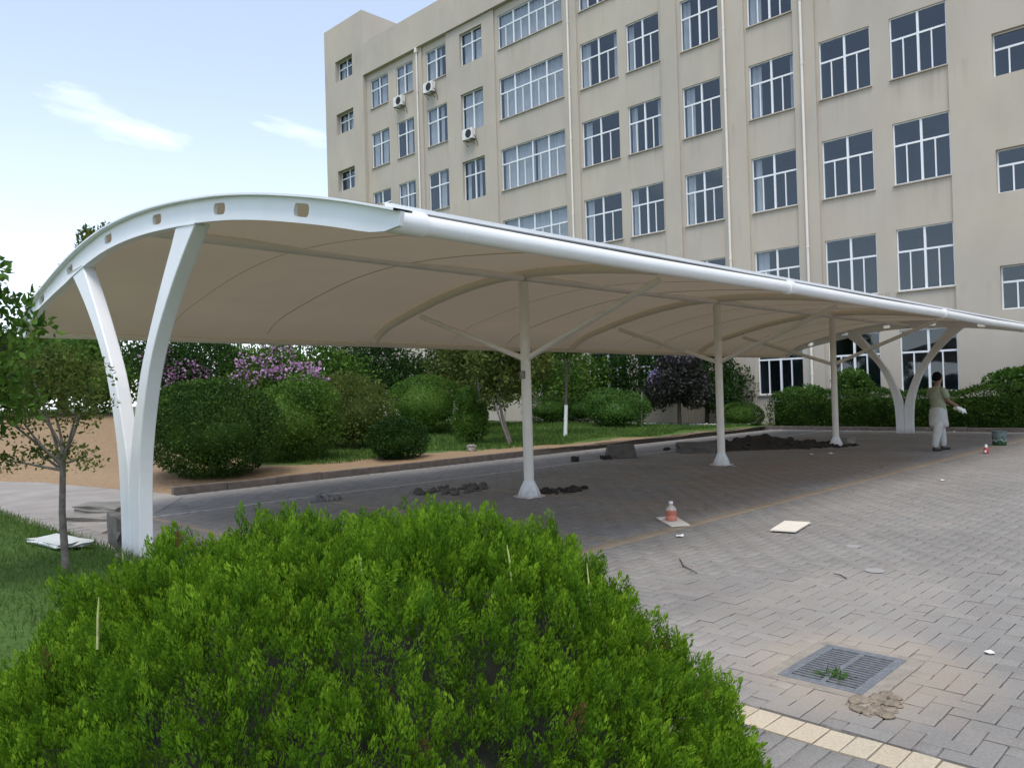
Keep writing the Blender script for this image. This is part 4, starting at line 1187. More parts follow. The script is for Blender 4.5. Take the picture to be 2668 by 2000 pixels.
# cloth in the hand
rc = random.Random(5)
mb = MB(); vs = []
na, nb = 9, 7
pm = per.matrix_basis if False else Matrix.Translation(per.location) @ Matrix.Rotation(rad(-45 + 14), 4, 'Z')
for a in range(na):
    for b in range(nb):
        u, v = a / (na - 1) - 0.5, b / (nb - 1) - 0.5
        p = Vector((0.45 + u * 0.24, -0.18 + v * 0.10 + 0.015 * math.sin(u * 9), 1.0 - u * 0.12 - 0.30 * v * v - abs(v) * 0.08 + 0.012 * math.sin(u * 14 + v * 8)))
        vs.append(tuple(pm @ p))
mb.add(vs, [(a * nb + b, (a + 1) * nb + b, (a + 1) * nb + b + 1, a * nb + b + 1) for a in range(na - 1) for b in range(nb - 1)])
cl = mb.build('cloth', M['paper'], None, smooth=True)
so = cl.modifiers.new('t', 'SOLIDIFY'); so.thickness = 0.008
tag(cl, 'crumpled white cloth held in the hand of the standing person', 'cloth')

# ---------------------------------------------------------------- DRAIN GRATE
gr = thing('drain_grate', 'grey iron drain grate with dark slots set in sandy paving', 'drain grate', (4.40, 1.81, 0.0))
mb = MB()
gx0, gx1, gy0, gy1 = -0.33, 0.33, -0.225, 0.225
fw = 0.05
mb.box(gx0, gx1, gy0, gy0 + fw, -0.05, 0.004); mb.box(gx0, gx1, gy1 - fw, gy1, -0.05, 0.004)
mb.box(gx0, gx0 + fw, gy0 + fw, gy1 - fw, -0.05, 0.004); mb.box(gx1 - fw, gx1, gy0 + fw, gy1 - fw, -0.05, 0.004)
mb.build('frame', M['iron'], gr, local=True, bevel=0.004)
mb = MB(); mb.box(gx0 + fw, gx1 - fw, -0.014, 0.014, -0.02, 0.002); mb.build('spine', M['iron'], gr, local=True)
nb_ = 15
for k in range(1, nb_):
    x = gx0 + fw + (gx1 - gx0 - 2 * fw) * k / nb_
    for s in (-1, 1):
        mb = MB(); mb.box(-0.008, 0.008, 0.0145, gy1 - fw - 0.0005, -0.012, 0.0) if s > 0 else mb.box(-0.008, 0.008, gy0 + fw + 0.0005, -0.0145, -0.012, 0.0)
        o = mb.build('bar', M['iron'], gr, local=True); o.location = (x, 0, 0)
mb = MB(); mb.box(gx0 + 0.01, gx1 - 0.01, gy0 + 0.01, gy1 - 0.01, -0.30, -0.28); mb.build('pit_floor', M['dark'], gr, local=True)
mb = MB()
# sandy mortar margin round the grate
for a in ((-0.40, 0.40, -0.31, gy0 - 0.001), (-0.40, 0.40, gy1 + 0.001, 0.29), (-0.40, gx0 - 0.001, gy0, gy1), (gx1 + 0.001, 0.40, gy0, gy1)):
    mb.box(a[0], a[1], a[2], a[3], -0.03, -0.001)
mb.build('mortar_margin', mat_plain('mortar', (0.295, 0.255, 0.21), 0.95, noise=0.18, nscale=12, bump=0.5, bscale=60), gr, local=True)
rg = np.random.default_rng(11)
# weed growing out of the slots
wd_ = thing('weed', 'small green weed growing out of the slots of the drain grate', 'weed', (4.24, 1.80, 0.0))
n = 90
P = rg.normal(size=(n, 3)) * np.array([0.035, 0.04, 0.0]) + np.array([4.24, 1.80, -0.01])
D = unit(rg.normal(size=(n, 3)) * np.array([0.8, 0.8, 0.25]) + np.array([0, 0, 0.35]))
Lw = 0.03 + 0.05 * rg.random(n)
V, T = kites(P, D, unit(rg.normal(size=(n, 3)) + np.array([0, 0, 1.0])), Lw, Lw * 0.2)
np_mesh('leaves', V, None, T, M['leaf_bright'], wd_)
# muddy clod heap beside the grate
def clod(name, label, cat, x, y, r, n, mat, seed, h=0.5, group=None, z=0.0, flat=True):
    t = thing(name, label, cat, (x, y, z), group=group)
    rs = np.random.default_rng(seed)
    VV = []; FF = []; o = 0
    for k in range(n):
        a = rs.random() * 6.28; q = r * math.sqrt(rs.random())
        s = min(r * (0.08 + 0.26 * rs.random() ** 2), 0.035 + 0.075 * rs.random() ** 2) if n > 1 else r
        cv, cq = core_mesh((x + q * math.cos(a) if n > 1 else x, y + q * math.sin(a) * 0.7 if n > 1 else y, z + s * h * 0.5), (s, s * (0.6 + 0.5 * rs.random()), s * h), seed * 31 + k, f=0.9, nu=9, nv=6)
        VV.append(cv); FF.append(cq + o); o += len(cv)
    np_mesh('clods', np.concatenate(VV), np.concatenate(FF), None, mat, t, smooth=False)['kind'] = 'stuff'
    return t
M['mud'] = mat_plain('mud', (0.25, 0.20, 0.145), 0.95, noise=0.3, nscale=25, bump=0.8, bscale=70)
clod('mud_heap', 'dried brown mud crumbs in a low heap at the near corner of the drain grate', 'mud', 3.98, 1.48, 0.16, 90, M['mud'], 5, 0.22)

# ---------------------------------------------------------------- SMALL THINGS ON THE PAVING
def flat_board(name, label, pts, th=0.012, z0=0.004):
    mb = MB(); n = len(pts)
    mb.add([(p[0], p[1], z0 + (p[2] if len(p) > 2 else 0)) for p in pts] + [(p[0], p[1], z0 + th + (p[2] if len(p) > 2 else 0)) for p in pts],
           [tuple(reversed(range(n))), tuple(range(n, 2 * n))] + [(k, (k + 1) % n, n + (k + 1) % n, n + k) for k in range(n)])
    o = mb.build(name, M['board'], None)
    return tag(o, label, 'board')
flat_board('board', 'cream board lying under the plastic bottle on the tan paver line', [(8.09, 5.56), (7.67, 5.07), (7.86, 4.94), (8.31, 5.43)])
flat_board('board', 'empty cream board lying alone on the grey paving', [(8.02, 4.04), (8.05, 3.77, 0.006), (8.72, 3.90), (8.66, 4.18)], z0=0.014)
bt = thing('bottle', 'plastic bottle half full of reddish liquid with white cap standing on a board', 'bottle', (7.985, 5.27, 0.016))
M['liquid'] = mat_plain('red_liquid', (0.52, 0.17, 0.11), 0.25)
M['clearp'] = mat_plain('clear_plastic', (0.52, 0.44, 0.38), 0.2)
mb = MB(); mb.lathe([(0.055, 0), (0.066, 0.008), (0.066, 0.06), (0.063, 0.065), (0.066, 0.07), (0.065, 0.125)], (0, 0, 0), 18); mb.build('body', M['liquid'], bt, smooth=True, local=True)
mb = MB(); mb.lathe([(0.065, 0.1255), (0.055, 0.15), (0.03, 0.178), (0.02, 0.185), (0.02, 0.20)], (0, 0, 0), 18); mb.build('neck', M['clearp'], bt, smooth=True, local=True)
mb = MB(); mb.lathe([(0.024, 0.2005), (0.025, 0.222), (0.022, 0.228)], (0, 0, 0), 14); mb.build('cap', M['paper'], bt, smooth=True, local=True)
mb = MB(); mb.lathe([(0.04, 0), (0.042, 0.012), (0.03, 0.016)], (7.99, 5.41, 0.017), 14)
tag(mb.build('lid', M['paper'], None), 'round white lid lying beside the bottle on the cream board', 'lid')

bk = thing('paint_bucket', 'greenish metal paint bucket with torn white label, standing by the hedge', 'bucket', (21.85, 5.02, 0.0))
def mat_bucket():
    m, nt, b = mat_new('bucket'); g = nt.nodes.new('ShaderNodeNewGeometry'); sp = nt.nodes.new('ShaderNodeSeparateXYZ'); lk(nt, g.outputs['Position'], sp.inputs[0])
    t = nt.nodes.new('ShaderNodeTexNoise'); t.inputs['Scale'].default_value = 14; t.inputs['Detail'].default_value = 4; lk(nt, g.outputs['Position'], t.inputs['Vector'])
    a = nt.nodes.new('ShaderNodeMath'); a.operation = 'MULTIPLY_ADD'; lk(nt, t.outputs[0], a.inputs[0]); a.inputs[1].default_value = 0.22; lk(nt, sp.outputs[2], a.inputs[2])
    r = nt.nodes.new('ShaderNodeValToRGB'); r.color_ramp.interpolation = 'CONSTANT'; e = r.color_ramp.elements
    e[0].position = 0; e[0].color = (0.02, 0.07, 0.03, 1); e[1].position = 0.20; e[1].color = (0.30, 0.36, 0.34, 1)
    for p, c in ((0.27, (0.035, 0.09, 0.05, 1)), (0.31, (0.20, 0.26, 0.26, 1)), (0.42, (0.13, 0.17, 0.175, 1))):
        q = e.new(p); q.color = c
    lk(nt, a.outputs[0], r.inputs[0]); lk(nt, r.outputs[0], b.inputs['Base Color']); b.inputs['Roughness'].default_value = 0.45
    return m
mb = MB(); mb.lathe([(0.145, 0), (0.15, 0.01), (0.155, 0.33), (0.16, 0.335), (0.16, 0.35), (0.148, 0.35), (0.145, 0.30)], (0, 0, 0), 24); mb.build('body', mat_bucket(), bk, smooth=True, local=True)
mb = MB(); mb.tube([(0.0 + 0.162 * math.cos(a), 0.162 * math.sin(a), 0.31 - 0.13 * math.sin((a + 0.4) / 2.0 * 1.1)) for a in np.linspace(2.4, 5.2, 14)], 0.004, 5); mb.build('handle', M['iron'], bk, local=True)

rb = thing('small_bottle', 'small red and white bottle standing on paving in front of the paint bucket', 'bottle', (19.22, 4.67, 0.0))
M['red'] = mat_plain('red_plastic', (0.42, 0.05, 0.05), 0.4)
mb = MB(); mb.lathe([(0.045, 0), (0.05, 0.01), (0.05, 0.10), (0.035, 0.135)], (0, 0, 0), 14); mb.build('body', M['red'], rb, smooth=True, local=True)
mb = MB(); mb.lathe([(0.03, 0.1355), (0.028, 0.18), (0.02, 0.20)], (0, 0, 0), 12); mb.build('spout', M['paper'], rb, smooth=True, local=True)
mb = MB(); mb.box(-0.0515, -0.049, -0.02, 0.02, 0.03, 0.08); mb.build('sticker', M['paper'], rb, smooth=True, local=True)

def scrap(x, y, r, label, seed, z=0.006):
    rs = random.Random(seed); mb = MB(); n = 7
    vs = [(x, y, z + r * 0.35)]
    for k in range(n):
        a = 6.283 * k / n; q = r * rs.uniform(0.6, 1.2); vs.append((x + q * math.cos(a), y + q * 0.8 * math.sin(a), z + rs.uniform(0, r * 0.4)))
    mb.add(vs, [(0, k + 1, (k + 1) % n + 1) for k in range(n)] + [tuple(reversed(range(1, n + 1)))])
    return tag(mb.build('paper_scrap', M['paper'], None), label, 'paper scrap', 'white scraps of litter on the paving')
scrap(5.14, 1.27, 0.035, 'white paper scrap on the sandy paving to the right of the drain grate', 1)
scrap(7.22, 4.66, 0.05, 'white paper scrap on the paving in front of the board with the bottle', 2)
scrap(13.7, 3.97, 0.05, 'white paper scrap lying far out on the open paving before the person', 3)
scrap(17.87, 7.46, 0.10, 'larger white paper scrap under the canopy in front of the third round post', 4)
scrap(17.5, 7.75, 0.06, 'smaller white paper scrap under the canopy left of the larger scrap', 5)
scrap(14.15, 7.85, 0.06, 'white paper scrap beside the flared foot of the second round post', 6)
scrap(27.1, 7.45, 0.06, 'white paper scrap at the foot of the kerb behind the person', 7)
scrap(8.5, 8.05, 0.07, 'white paper scrap beside the flared foot of the first round post', 8)
def disc(x, y, r, label):  # thin pale disc lying flat on the blocks
    mb = MB(); mb.lathe([(r, 0.004), (r * 0.96, 0.009)], (x, y, 0), 20)
    tag(mb.build('round_spot', mat_plain('pale_spot', (0.31, 0.30, 0.29), 0.8), None), label, 'paint spot', 'pale round spots on the paving')
disc(7.74, 3.05, 0.07, 'pale round spot on the paving, farther one, in front of the empty board')
disc(6.83, 2.52, 0.08, 'pale round spot on the paving, nearer one, above the drain grate')
def stick(pts, label):
    mb = MB(); mb.tube(pts, [0.004, 0.005, 0.003], 5); tag(mb.build('stick', M['soil'], None), label, 'stick')
stick([(6.40, 2.58, 0.01), (6.47, 2.66, 0.014), (6.5, 2.73, 0.01)], 'short dark stick lying on the paving beyond the drain grate')
stick([(6.25, 4.05, 0.01), (6.0, 3.85, 0.012), (5.85, 3.62, 0.01)], 'long dark twig lying on the paving near the right side of the bush')

# rubble and spoil under and beside the canopy
def rock(name, label, cat, x, y, s, mat, seed, group=None, z=0.0):
    rs = random.Random(seed)
    bm = bmesh.new(); bmesh.ops.create_cube(bm, size=1)
    bmesh.ops.subdivide_edges(bm, edges=bm.edges[:], cuts=2, use_grid_fill=True)
    for v in bm.verts:
        v.co = Vector((v.co.x * s[0] * (1 + rs.uniform(-.12, .12)), v.co.y * s[1] * (1 + rs.uniform(-.12, .12)), (v.co.z + 0.5) * s[2] * (1 + rs.uniform(-.1, .1))))
    me = bpy.data.meshes.new(name); bm.to_mesh(me); bm.free(); me.materials.append(mat)
    o = bpy.data.objects.new(name, me); link(o); o.location = (x, y, z); o.rotation_euler = (0, 0, rs.uniform(0, 3))
    return tag(o, label, cat, group)
t = MB()
t.add([(-0.36, -0.2, 0), (0.36, -0.2, 0), (0.36, 0.2, 0), (-0.36, 0.2, 0), (-0.30, -0.16, 0.31), (0.30, -0.16, 0.31), (0.30, 0.16, 0.31), (-0.30, 0.16, 0.31)],
      [(0, 3, 2, 1), (4, 5, 6, 7), (0, 1, 5, 4), (1, 2, 6, 5), (2, 3, 7, 6), (3, 0, 4, 7)])
o = t.build('concrete_block', M['conc_dark'], None, local=True, bevel=0.02); o.location = (15.0, 11.25, 0); o.rotation_euler = (0, 0, rad(-44))
tag(o, 'grey tapered concrete block standing on paving between the first two round posts', 'concrete block')
rock('stone', 'small dark stone on the paving left of the tapered concrete block', 'stone', 13.75, 11.6, (0.2, 0.16, 0.11), M['soil'], 3)
rock('stone', 'small dark stone touching the left foot of the tapered concrete block', 'stone', 14.5, 11.3, (0.22, 0.15, 0.09), M['soil'], 4)
o = rock('concrete_slab', 'dark grey concrete slab lying on the paving behind the second round post', 'concrete slab', 17.1, 10.45, (0.95, 0.5, 0.26), M['conc_dark'], 9); o.rotation_euler = (0, 0, rad(-44))
# heap of dark soil
rs = np.random.default_rng(21)
na, nb = 46, 24
U_, V_ = np.meshgrid(np.linspace(-1, 1, na), np.linspace(-1, 1, nb), indexing='ij')
rr = np.clip(1 - U_ ** 2 - V_ ** 2, 0, 1)
hh = 0.28 * rr ** 0.8 * (0.65 + 0.5 * np.sin(U_ * 5 + 1) * np.cos(V_ * 4)) + rs.normal(size=rr.shape) * 0.03 * (rr > 0)
hh = np.where(rr > 0, np.clip(hh, 0.0, None), -0.03)
ca, sa = math.cos(rad(-42)), math.sin(rad(-42))
px = U_ * 2.1; py = V_ * 1.05
VV = np.stack([19.1 + px * ca - py * sa, 10.0 + px * sa + py * ca, hh], -1).reshape(-1, 3)
idx = (np.arange(na - 1)[:, None] * nb + np.arange(nb - 1)[None, :]).ravel()
sh = thing('soil_heap', 'long low heap of dark dug soil between the second and third round posts', 'soil heap', (19.1, 10.0, 0))
np_mesh('soil', VV, np.stack([idx, idx + nb, idx + nb + 1, idx + 1], 1), None, M['soil'], sh)
for k in range(14):
    rock('clod', None, None, 0, 0, (0.1, 0.09, 0.07), M['soil'], 50 + k) if False else None
VV = []; FF = []; o_ = 0
for k in range(60):
    a = rs.random() * 6.28; q = math.sqrt(rs.random()) * 1.15
    x_, y_ = q * math.cos(a) * 2.1, q * math.sin(a) * 1.05
    s_ = 0.04 + 0.08 * rs.random()
    zz = 0.20 * max(0, 1 - q * q)
    cv, cq = core_mesh((19.1 + x_ * ca - y_ * sa, 10.0 + x_ * sa + y_ * ca, zz + 0.02), (s_, s_, s_ * 0.7), k, f=0.9, nu=7, nv=5)
    VV.append(cv); FF.append(cq + o_); o_ += len(cv)
np_mesh('clods', np.concatenate(VV), np.concatenate(FF), None, M['soil'], sh)['kind'] = 'stuff'
clod('gravel_heap', 'small heap of pale grey gravel on the paving behind the foreground bush', 'gravel heap', 6.72, 10.75, 0.26, 60, M['gravel'], 8, 0.9)
clod('rubble_heap', 'scattered dark rubble on the paving behind the first round post', 'rubble', 8.6, 9.9, 0.75, 40, M['conc_dark'], 12, 0.6)
clod('rubble_heap', 'dark crumbled rubble on the paving right of the near Y post foot', 'rubble', 3.75, 8.45, 0.28, 40, M['conc_dark'], 13, 0.5)
clod('rubble_heap', 'dark loose rubble on the paving right of the first round post foot', 'rubble', 9.55, 8.35, 0.5, 40, M['soil'], 14, 0.5)
clod('rubble_heap', 'low dark rubble around the foot of the third round post', 'rubble', 20.3, 8.5, 0.9, 70, M['soil'], 15, 0.5)
rock('stone', 'pale rounded stone leaning on the right of the third round post foot', 'stone', 20.75, 8.2, (0.28, 0.22, 0.2), M['concrete'], 31)
rock('stone', 'pale stone on the bare sand in front of the narrow upright bush', 'stone', 13.95, 15.3, (0.34, 0.22, 0.14), M['concrete'], 32, z=float(terr(13.95, 15.3)))
o = rock('kerb_block', 'upright grey concrete kerb block left of the near Y post', 'concrete block', 3.16, 9.35, (0.62, 0.13, 0.34), M['conc_dark'], 33); o.rotation_euler = (0, 0, rad(80))
o = rock('concrete_slab', 'broken pale concrete slab, upper of two beyond the near Y post', 'concrete slab', 3.83, 11.86, (0.62, 0.4, 0.10), M['concrete'], 34, z=0.10); o.rotation_euler = (0.05, 0.03, rad(-50))
o = rock('concrete_slab', 'broken pale concrete slab, lower of two beyond the near Y post', 'concrete slab', 3.78, 11.8, (0.8, 0.5, 0.10), M['concrete'], 35, z=0.0); o.rotation_euler = (0, 0, rad(-44))
o = rock('white_slab', 'white foam slab lying in the grass by the young tree', 'slab', 2.67, 9.75, (0.85, 0.34, 0.05), M['foam'], 36, z=0.06); o.rotation_euler = (0, 0.01, rad(96))
clod('sand_patch', 'little heap of pale sand on the paving at the right edge beside the bucket', 'sand heap', 25.3, 4.5, 0.5, 14, M['concrete'], 37, 0.28)

# ---------------------------------------------------------------- FOREGROUND JUNIPER
def juniper():
    cx, cy = 1.60, 2.405
    R, H = 1.36, 1.03
    t = thing('juniper_bush', 'big bright green clipped juniper bush filling the foreground', 'bush', (cx, cy, 0.03))
    rng = np.random.default_rng(4)
    p = 2.12
    # plumes spread evenly over a flattened dome: area-weighted candidates, then thinned to a minimum spacing
    n = 520000
    rf = rng.random(n) ** 0.5 * 0.9999; th = rng.random(n) * 2 * np.pi
    zf = (1 - rf ** p) ** (1 / p)
    slope = np.minimum((rf ** (p - 1)) / np.maximum(zf ** (p - 1), 1e-4) * H / R, 12)
    acc = (rng.random(n) < np.sqrt(1 + slope ** 2) / 12) & (zf > 0.04)
    rf, th, zf = rf[acc], th[acc], zf[acc]
    C = np.stack([np.cos(th) * rf * R, np.sin(th) * rf * R, zf * H], 1)
    d0 = 0.0245
    grid = {}; keepi = []
    for i, c in enumerate(C):
        key = (int(c[0] // d0), int(c[1] // d0), int(c[2] // d0)); ok = True
        for a in (-1, 0, 1):
            for b in (-1, 0, 1):
                for e in (-1, 0, 1):
                    for j in grid.get((key[0] + a, key[1] + b, key[2] + e), ()):
                        if ((C[j] - c) ** 2).sum() < d0 * d0: ok = False; break
                    if not ok: break
                if not ok: break
            if not ok: break
        if ok: grid.setdefault(key, []).append(i); keepi.append(i)
    rf, th, zf = rf[keepi], th[keepi], zf[keepi]
    Nv = unit(np.stack([np.cos(th) * (rf ** (p - 1)) / R, np.sin(th) * (rf ** (p - 1)) / R, (zf ** (p - 1)) / H], 1))
    P = C[keepi]
    n = len(P)
    def wave(s, seed):
        g = np.random.default_rng(seed); k = g.normal(size=(7, 3)) * s; ph = g.random(7) * 6.28
        q_ = np.sin(P @ k.T + ph).mean(1); return q_ / q_.std()
    disp = 0.020 * wave(3.2, 1) + 0.036 * wave(9, 2) + 0.044 * wave(21, 3) + rng.normal(size=n) * 0.012
    keep = disp > -0.10
    P = P + Nv * (disp[:, None] - 0.03)
    P, Nv = P[keep], Nv[keep]
    # an inner layer of sprays fills the depth between the outer ones
    inner = rng.random(len(P)) < 0.4
    P = np.concatenate([P, P[inner] - Nv[inner] * (0.055 + 0.03 * rng.random((inner.sum(), 1))) + rng.normal(size=(inner.sum(), 3)) * 0.012]); Nv = np.concatenate([Nv, Nv[inner]])
    n = len(P)
    up = np.array([0, 0, 1.0])
    TD = unit(Nv * 0.60 + up * 0.65 + rng.normal(size=(n, 3)) * 0.26)
    sc_ = 0.58 + 0.62 * rng.random(n) ** 1.5
    slim = 0.75 + 0.5 * rng.random(n)
    m = 88
    # each plume is a pointed, slightly flattened spray covered with small scale-like tips that lie along it
    base = np.repeat(P, m, 0); td = np.repeat(TD, m, 0); s = np.repeat(sc_, m); sl = np.repeat(slim, m)
    flr = np.repeat(unit(np.cross(TD, rng.normal(size=(n, 3)))), m, 0)
    third = np.cross(td, flr)
    u = np.tile((np.arange(m) + 0.5) / m, n) ** 1.15
    ang = rng.random(n * m) * 2 * np.pi
    # a few side lobes per plume give the outline its fingers
    lob = np.repeat(rng.random(n) * 6.28, m)
    wob = 1 + 0.35 * np.sin(3 * ang + lob + 5 * u)
    side = flr * np.cos(ang)[:, None] + third * (np.sin(ang) * 0.6)[:, None]
    width = 0.0275 * wob * np.clip(np.sin(np.pi * np.clip(u * 0.80 + 0.20, 0, 1)), 0, 1) ** 0.9 * sl
    B = base + td * ((u * 0.082 - 0.028) * s)[:, None] + side * (width * s)[:, None]
    D = unit(td * 1.0 + side * (0.48 - 0.40 * u)[:, None] + rng.normal(size=side.shape) * 0.16)
    L = (0.0105 + 0.0085 * rng.random(n * m)) * s
    V, T = kites(B, D, unit(side + rng.normal(size=side.shape) * 0.25), np.minimum(L, 0.024) * 1.0, np.minimum(L, 0.02) * 0.36, fold=0.2, mid=0.38)
    V = V + np.array([cx, cy, 0.03])
    fo = np_mesh('foliage', V, None, T, M['juniper'], t)
    # colour differs from spray to spray; young tips are yellower; a few sprays have browned
    pt = rng.random(n); pt = np.where(rng.random(n) < 0.005, -1.0, pt)
    tint = np.where(np.repeat(pt, m) < 0, -1.0, 0.52 * np.repeat(pt, m) + 0.36 * u ** 1.3 + 0.12 * rng.random(n * m))
    at = fo.data.attributes.new('tint', 'FLOAT', 'POINT'); at.data.foreach_set('value', np.repeat(tint, 4).astype(np.float32))
    # solid twig core, near black to paint shade into gaps between sprays
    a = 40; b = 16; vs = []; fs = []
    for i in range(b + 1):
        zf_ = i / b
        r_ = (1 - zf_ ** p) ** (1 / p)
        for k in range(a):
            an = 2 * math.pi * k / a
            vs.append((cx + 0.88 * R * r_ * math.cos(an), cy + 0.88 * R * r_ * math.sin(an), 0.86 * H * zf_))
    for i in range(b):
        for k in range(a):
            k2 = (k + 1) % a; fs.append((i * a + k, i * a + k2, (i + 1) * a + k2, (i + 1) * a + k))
    np_mesh('shade_core', np.array(vs), np.array(fs), None, M['juniper_core'], t, smooth=True)
    print('juniper sprays', n, 'tips', n * m)
    return cx, cy, R, H, p
JB = juniper()
def jtop(x, y):
    cx, cy, R, H, p = JB
    q = min(0.99, math.hypot(x - cx, y - cy) / R); return 0.03 + H * (1 - q ** p) ** (1 / p)
# pale stalks poking out of the bush
rs = random.Random(9)
STALKS = [(1.25, 3.55, .18), (1.52, 3.62, .26), (2.0, 3.5, .2), (2.25, 3.45, .22), (2.42, 3.35, .25), (2.85, 2.95, .26), (2.95, 2.9, .2), (3.02, 2.65, .24), (1.0, 2.9, .16), (1.75, 1.75, .13), (1.95, 1.6, .16), (1.3, 1.9, .13), (2.1, 2.2, .12), (0.75, 2.4, .15), (1.05, 3.35, .2)]
for k, (x, y, h) in enumerate(STALKS):
    z0 = jtop(x, y) + 0.03; lean = rs.uniform(-.12, .12); lean2 = rs.uniform(-.1, .1)
    h *= 0.95
    mb = MB(); mb.tube([(x, y, z0), (x + lean * h * 0.6, y + lean2 * h * .6, z0 + h * 0.6), (x + lean * h * 1.6, y + lean2 * h * 1.6, z0 + h)], [0.0048, 0.0038, 0.0015], 4)
    tag(mb.build('grass_stalk', M['straw'], None), 'thin pale grass stalk poking out of the foreground juniper bush', 'grass stalk', 'thin stalks in the foreground bush')
mb = MB(); x, y = 1.78, 3.22; z0 = jtop(x, y) + 0.03
vs = []; 
for i in range(9):
    u = i / 8; wv = 0.022 * math.sin(math.pi * min(1, u * 1.02)) ** 0.7 * (1 - 0.3 * u)
    for s_ in (-1, 0, 1): vs.append((x + RT.x * wv * s_ + 0.03 * u, y + RT.y * wv * s_, z0 + 0.22 * u + (0.006 if s_ == 0 else 0)))
mb.add(vs, [(3 * i + k, 3 * i + k + 1, 3 * i + 4 + k, 3 * i + 3 + k) for i in range(8) for k in (0, 1)])
o = mb.build('broad_leaf', M['leaf_bright'], None); so = o.modifiers.new('t', 'SOLIDIFY'); so.thickness = 0.002
tag(o, 'single broad upright green leaf rising from the top of the foreground bush', 'leaf')

# ---------------------------------------------------------------- GRASS
rng = np.random.default_rng(12)
def grass(name, pts, hmin, hmax, wd, mat):
    n = len(pts)
    D = unit(rng.normal(size=(n, 3)) * 0.45 + np.array([0, 0, 1.0])); D[:, 2] = np.abs(D[:, 2])
    L = hmin + (hmax - hmin) * rng.random(n) ** 1.5
    V, T = kites(pts, D, unit(rng.normal(size=(n, 3))), L, np.full(n, wd), 0.1, 0.3)
    o = np_mesh(name, V, None, T, mat, None); tag(o, kind='stuff'); return o
n = 75000
gx_ = 3.0 - 6.5 * rng.random(n) ** 1.5; gy_ = 4.0 + 12.5 * rng.random(n)
k = (gx_ < 3.02 - 0.12 * rng.random(n)) & ~((np.abs(gx_ - 2.67) < 0.2) & (np.abs(gy_ - 9.75) < 0.6))
k &= (0.5 + 0.5 * np.sin(gx_ * 3 + gy_ * 1.3)) * (0.5 + 0.5 * np.cos(gy_ * 2.1 - gx_)) + rng.random(n) > 0.32
pts = np.stack([gx_[k], gy_[k], np.full(k.sum(), 0.03)], 1)
grass('lawn_grass', pts, 0.04, 0.13, 0.007, M['grass'])
n = 60000
gx_ = 8.0 + 20 * rng.random(n); gy_ = 14.6 + 9 * rng.random(n) ** 1.3
k = (gy_ > 15.6 + 0.35 * np.sin(gx_ * 1.1) - 0.85 * sstep(11, 17, gx_)) & (gx_ > 9.0 + 0.2 * (gy_ - 15))
pts = np.stack([gx_[k], gy_[k], terr(gx_[k], gy_[k]) - 0.01], 1)
grass('bank_grass', pts, 0.05, 0.16, 0.02, M['grass'])

# ---------------------------------------------------------------- BUSHES, TREES
def bush(name, label, cat, base, blobs, n, size, mat, seed, group=None, stem=True, **kw):
    t = thing(name, label, cat, base, group=group)
    r = np.random.default_rng(seed)
    bl = [((base[0] + b[0], base[1] + b[1], base[2] + b[2]), b[3]) for b in blobs]
    foliage('foliage', r, bl, n, size, mat, t, **kw)
    if stem:
        mb = MB(); mb.tube([(base[0], base[1], base[2] - 0.05), (base[0], base[1], base[2] + blobs[0][2] * 0.7)], [0.05, 0.03], 6); mb.build('stem', M['bark'], t)
    return t
def gz(x, y): return (x, y, float(terr(x, y)))
bush('round_bush', 'large dark rounded clipped bush just right of the near Y post', 'bush', gz(6.95, 15.15), [(0, 0, 0.90, (1.42, 1.35, 1.0)), (-0.2, 0.1, 1.2, (1.0, 0.95, 0.72))], 28000, 0.055, M['leaf_box'], 1, lump=0.10, shell=0.22)
bush('round_bush', 'mid green bush with loose outline behind the large dark rounded bush', 'bush', gz(9.45, 16.6), [(0, 0, 0.9, (1.15, 1.1, 1.0)), (0.3, -0.1, 1.3, (0.8, 0.8, 0.7))], 17000, 0.06, M['leaf_mid'], 2, lump=0.2)
bush('round_bush', 'rounded dull green bush between the mid green bush and the far dome bush', 'bush', gz(12.3, 18.3), [(0, 0, 0.95, (1.15, 1.15, 1.05)), (-0.3, 0.1, 1.35, (0.85, 0.8, 0.7))], 14000, 0.065, M['leaf_olive'], 3, lump=0.18)
bush('low_bush', 'low dark spreading bush at the kerb between sand and lawn', 'bush', gz(11.3, 15.0), [(0, 0, 0.42, (0.75, 0.7, 0.5)), (-0.2, 0, 0.62, (0.45, 0.45, 0.36))], 9000, 0.055, M['leaf_dark'], 4, lump=0.28)
bush('dome_bush', 'smooth dome shaped green bush at the back of the lawn', 'bush', gz(17.3, 21.2), [(0, 0, 0.95, (1.45, 1.4, 1.05))], 15000, 0.06, M['leaf_mid'], 5, lump=0.08, shell=0.2)
bush('upright_bush', 'narrow upright dark bush on the lawn left of the first round post', 'bush', gz(15.5, 17.0), [(0, 0, 0.62, (0.52, 0.52, 0.6)), (-0.12, 0, 1.25, (0.36, 0.36, 0.5)), (0.3, -0.1, 0.85, (0.25, 0.25, 0.3))], 9000, 0.055, M['leaf_mid'], 6, lump=0.3)
bush('round_bush', 'dense green bush on the lawn between the first two round posts', 'bush', gz(24.2, 18.3), [(0, 0, 0.6, (1.25, 1.2, 0.75)), (0.5, -0.5, 0.75, (0.6, 0.6, 0.5)), (-0.4, 0.3, 0.9, (0.7, 0.7, 0.6))], 11000, 0.075, M['leaf_bright'], 7, lump=0.25)
bush('clipped_hedge', 'low dark clipped hedge behind the whitewashed tree', 'hedge', gz(24.9, 22.2), [(0, 0, 0.5, (1.5, 0.9, 0.6)), (0.9, -0.9, 0.5, (1.0, 0.8, 0.55))], 11000, 0.06, M['leaf_box'], 8, lump=0.06, shell=0.2)
